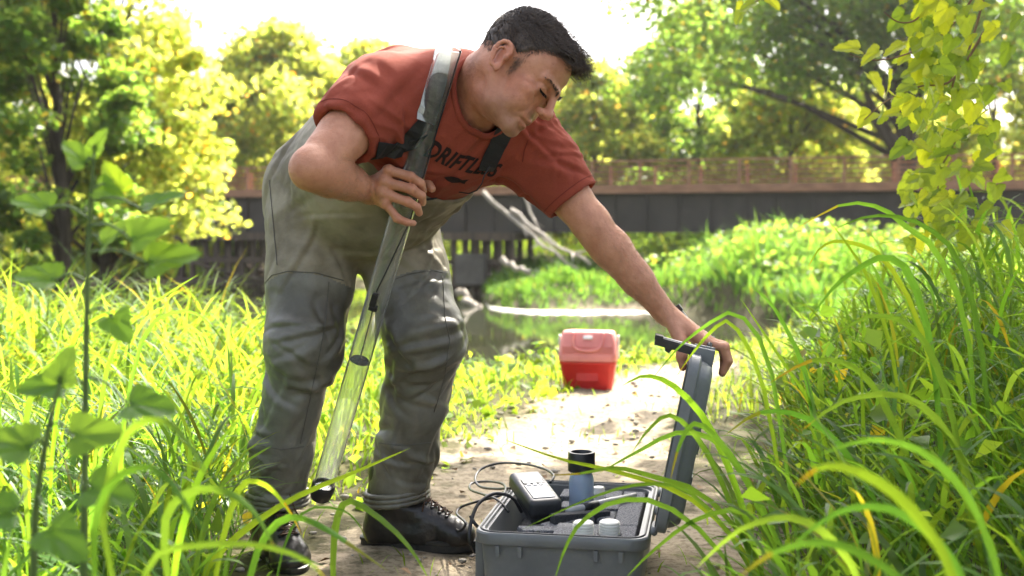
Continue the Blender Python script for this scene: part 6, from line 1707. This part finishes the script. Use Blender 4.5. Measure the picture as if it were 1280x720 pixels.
for k in range(290):
    px_ = 1142 + abs(gv.normal(0, 60)) + 14 * math.sin(k); py_ = gv.uniform(-20, 300)
    if px_ < 1310 and len(lv) < 255: lv.append((px_, py_, gv.uniform(18, 32), [Gn, Gn, Gy, Gd][int(gv.integers(0, 4))]))
vine('sunlit vine with yellow-green lobed leaves hanging at the upper right edge', [[(1250, -60, 3.6), (1200, 20, 3.6), (1150, 60, 3.55), (1100, 75, 3.5), (1062, 68, 3.5)], [(1230, 40, 3.6), (1190, 100, 3.6), (1150, 108, 3.55), (1110, 125, 3.5), (1080, 150, 3.5)], [(1240, -40, 3.7), (1212, 60, 3.72), (1190, 110, 3.68), (1196, 170, 3.75), (1172, 225, 3.7), (1186, 300, 3.7), (1170, 350, 3.7)], [(1180, -30, 3.6), (1150, 20, 3.6), (1125, 28, 3.55), (1105, 15, 3.5)]], lv, 3.6)
vine('small sprig of yellow leaves hanging into the top edge above the bridge', [[(1010, -60, 3.6), (985, -30, 3.6), (960, -8, 3.6), (935, 8, 3.6)]], [(930, 4, 26, Gy), (945, 2, 24, Gn), (958, -4, 24, Gy), (928, 14, 20, Gn), (980, -24, 26, Gn)], 3.6)

# pebbles and dead leaves on the path
PEB = simple_mat('pebble', (0.33, 0.30, 0.26), (0.2, 0.18, 0.15), 30, 0.8)
bm = bmesh.new(); bmesh.ops.create_icosphere(bm, subdivisions=1, radius=1); pv = np.array([v.co for v in bm.verts]); pf = np.array([[v.index for v in f.verts] for f in bm.faces]); bm.free()
X, Y = scatter(900, -1.4, 2.2, 2.5, 8.0, lambda X, Y: np.abs(X - path_c(Y)) < path_w(Y) * 0.6); n = len(X)
sz = 0.004 + 0.012 * nrng.random(n) ** 3
V = (pv[None] * (1 + nrng.normal(0, .12, (n, len(pv), 1))) * sz[:, None, None] * np.array([1.2, 1, 0.6])) + np.stack([X, Y, height(X, Y) + 0.01], 1)[:, None]
F = (pf[None] + (np.arange(n) * len(pv))[:, None, None]).reshape(-1, 3)
o = mesh_obj('pebbles', V.reshape(-1, 3), F, PEB, None, False); tag(o, 'small pebbles and crumbs of earth scattered over the path', 'pebbles', kind='stuff')
DEAD = simple_mat('dead_leaf', (0.22, 0.13, 0.06), (0.10, 0.06, 0.03), 20, 0.9)
X, Y = scatter(700, -1.5, 2.4, 2.6, 8.0, lambda X, Y: np.abs(X - path_c(Y)) < path_w(Y) * 0.7)
leaf_cards(np.stack([X, Y, height(X, Y) + 0.014], 1), nrng.uniform(0.012, 0.035, len(X)), DEAD, 'leaf_litter', 'dry brown leaf litter strewn over the path', kind='stuff', up=2.5)
# ------------------------------------------------------------------ thin sunlit air between the camera and the far bank
HZ = bpy.data.materials.new('sunlit_air'); HZ.use_nodes = True
hn = HZ.node_tree; hn.nodes.remove(hn.nodes['Principled BSDF'])
pv_ = hn.nodes.new('ShaderNodeVolumePrincipled'); pv_.inputs['Color'].default_value = (0.95, 0.96, 0.93, 1)
pv_.inputs['Density'].default_value = 0.00016; pv_.inputs['Anisotropy'].default_value = 0.5
hn.links.new(pv_.outputs[0], hn.nodes['Material Output'].inputs['Volume'])
hz = MB().box((0, 430, 12), (420, 480, 16.5)).build('haze', HZ); tag(hz, kind='stuff'); hz['label'] = 'thin bright summer haze over the river and far bank'
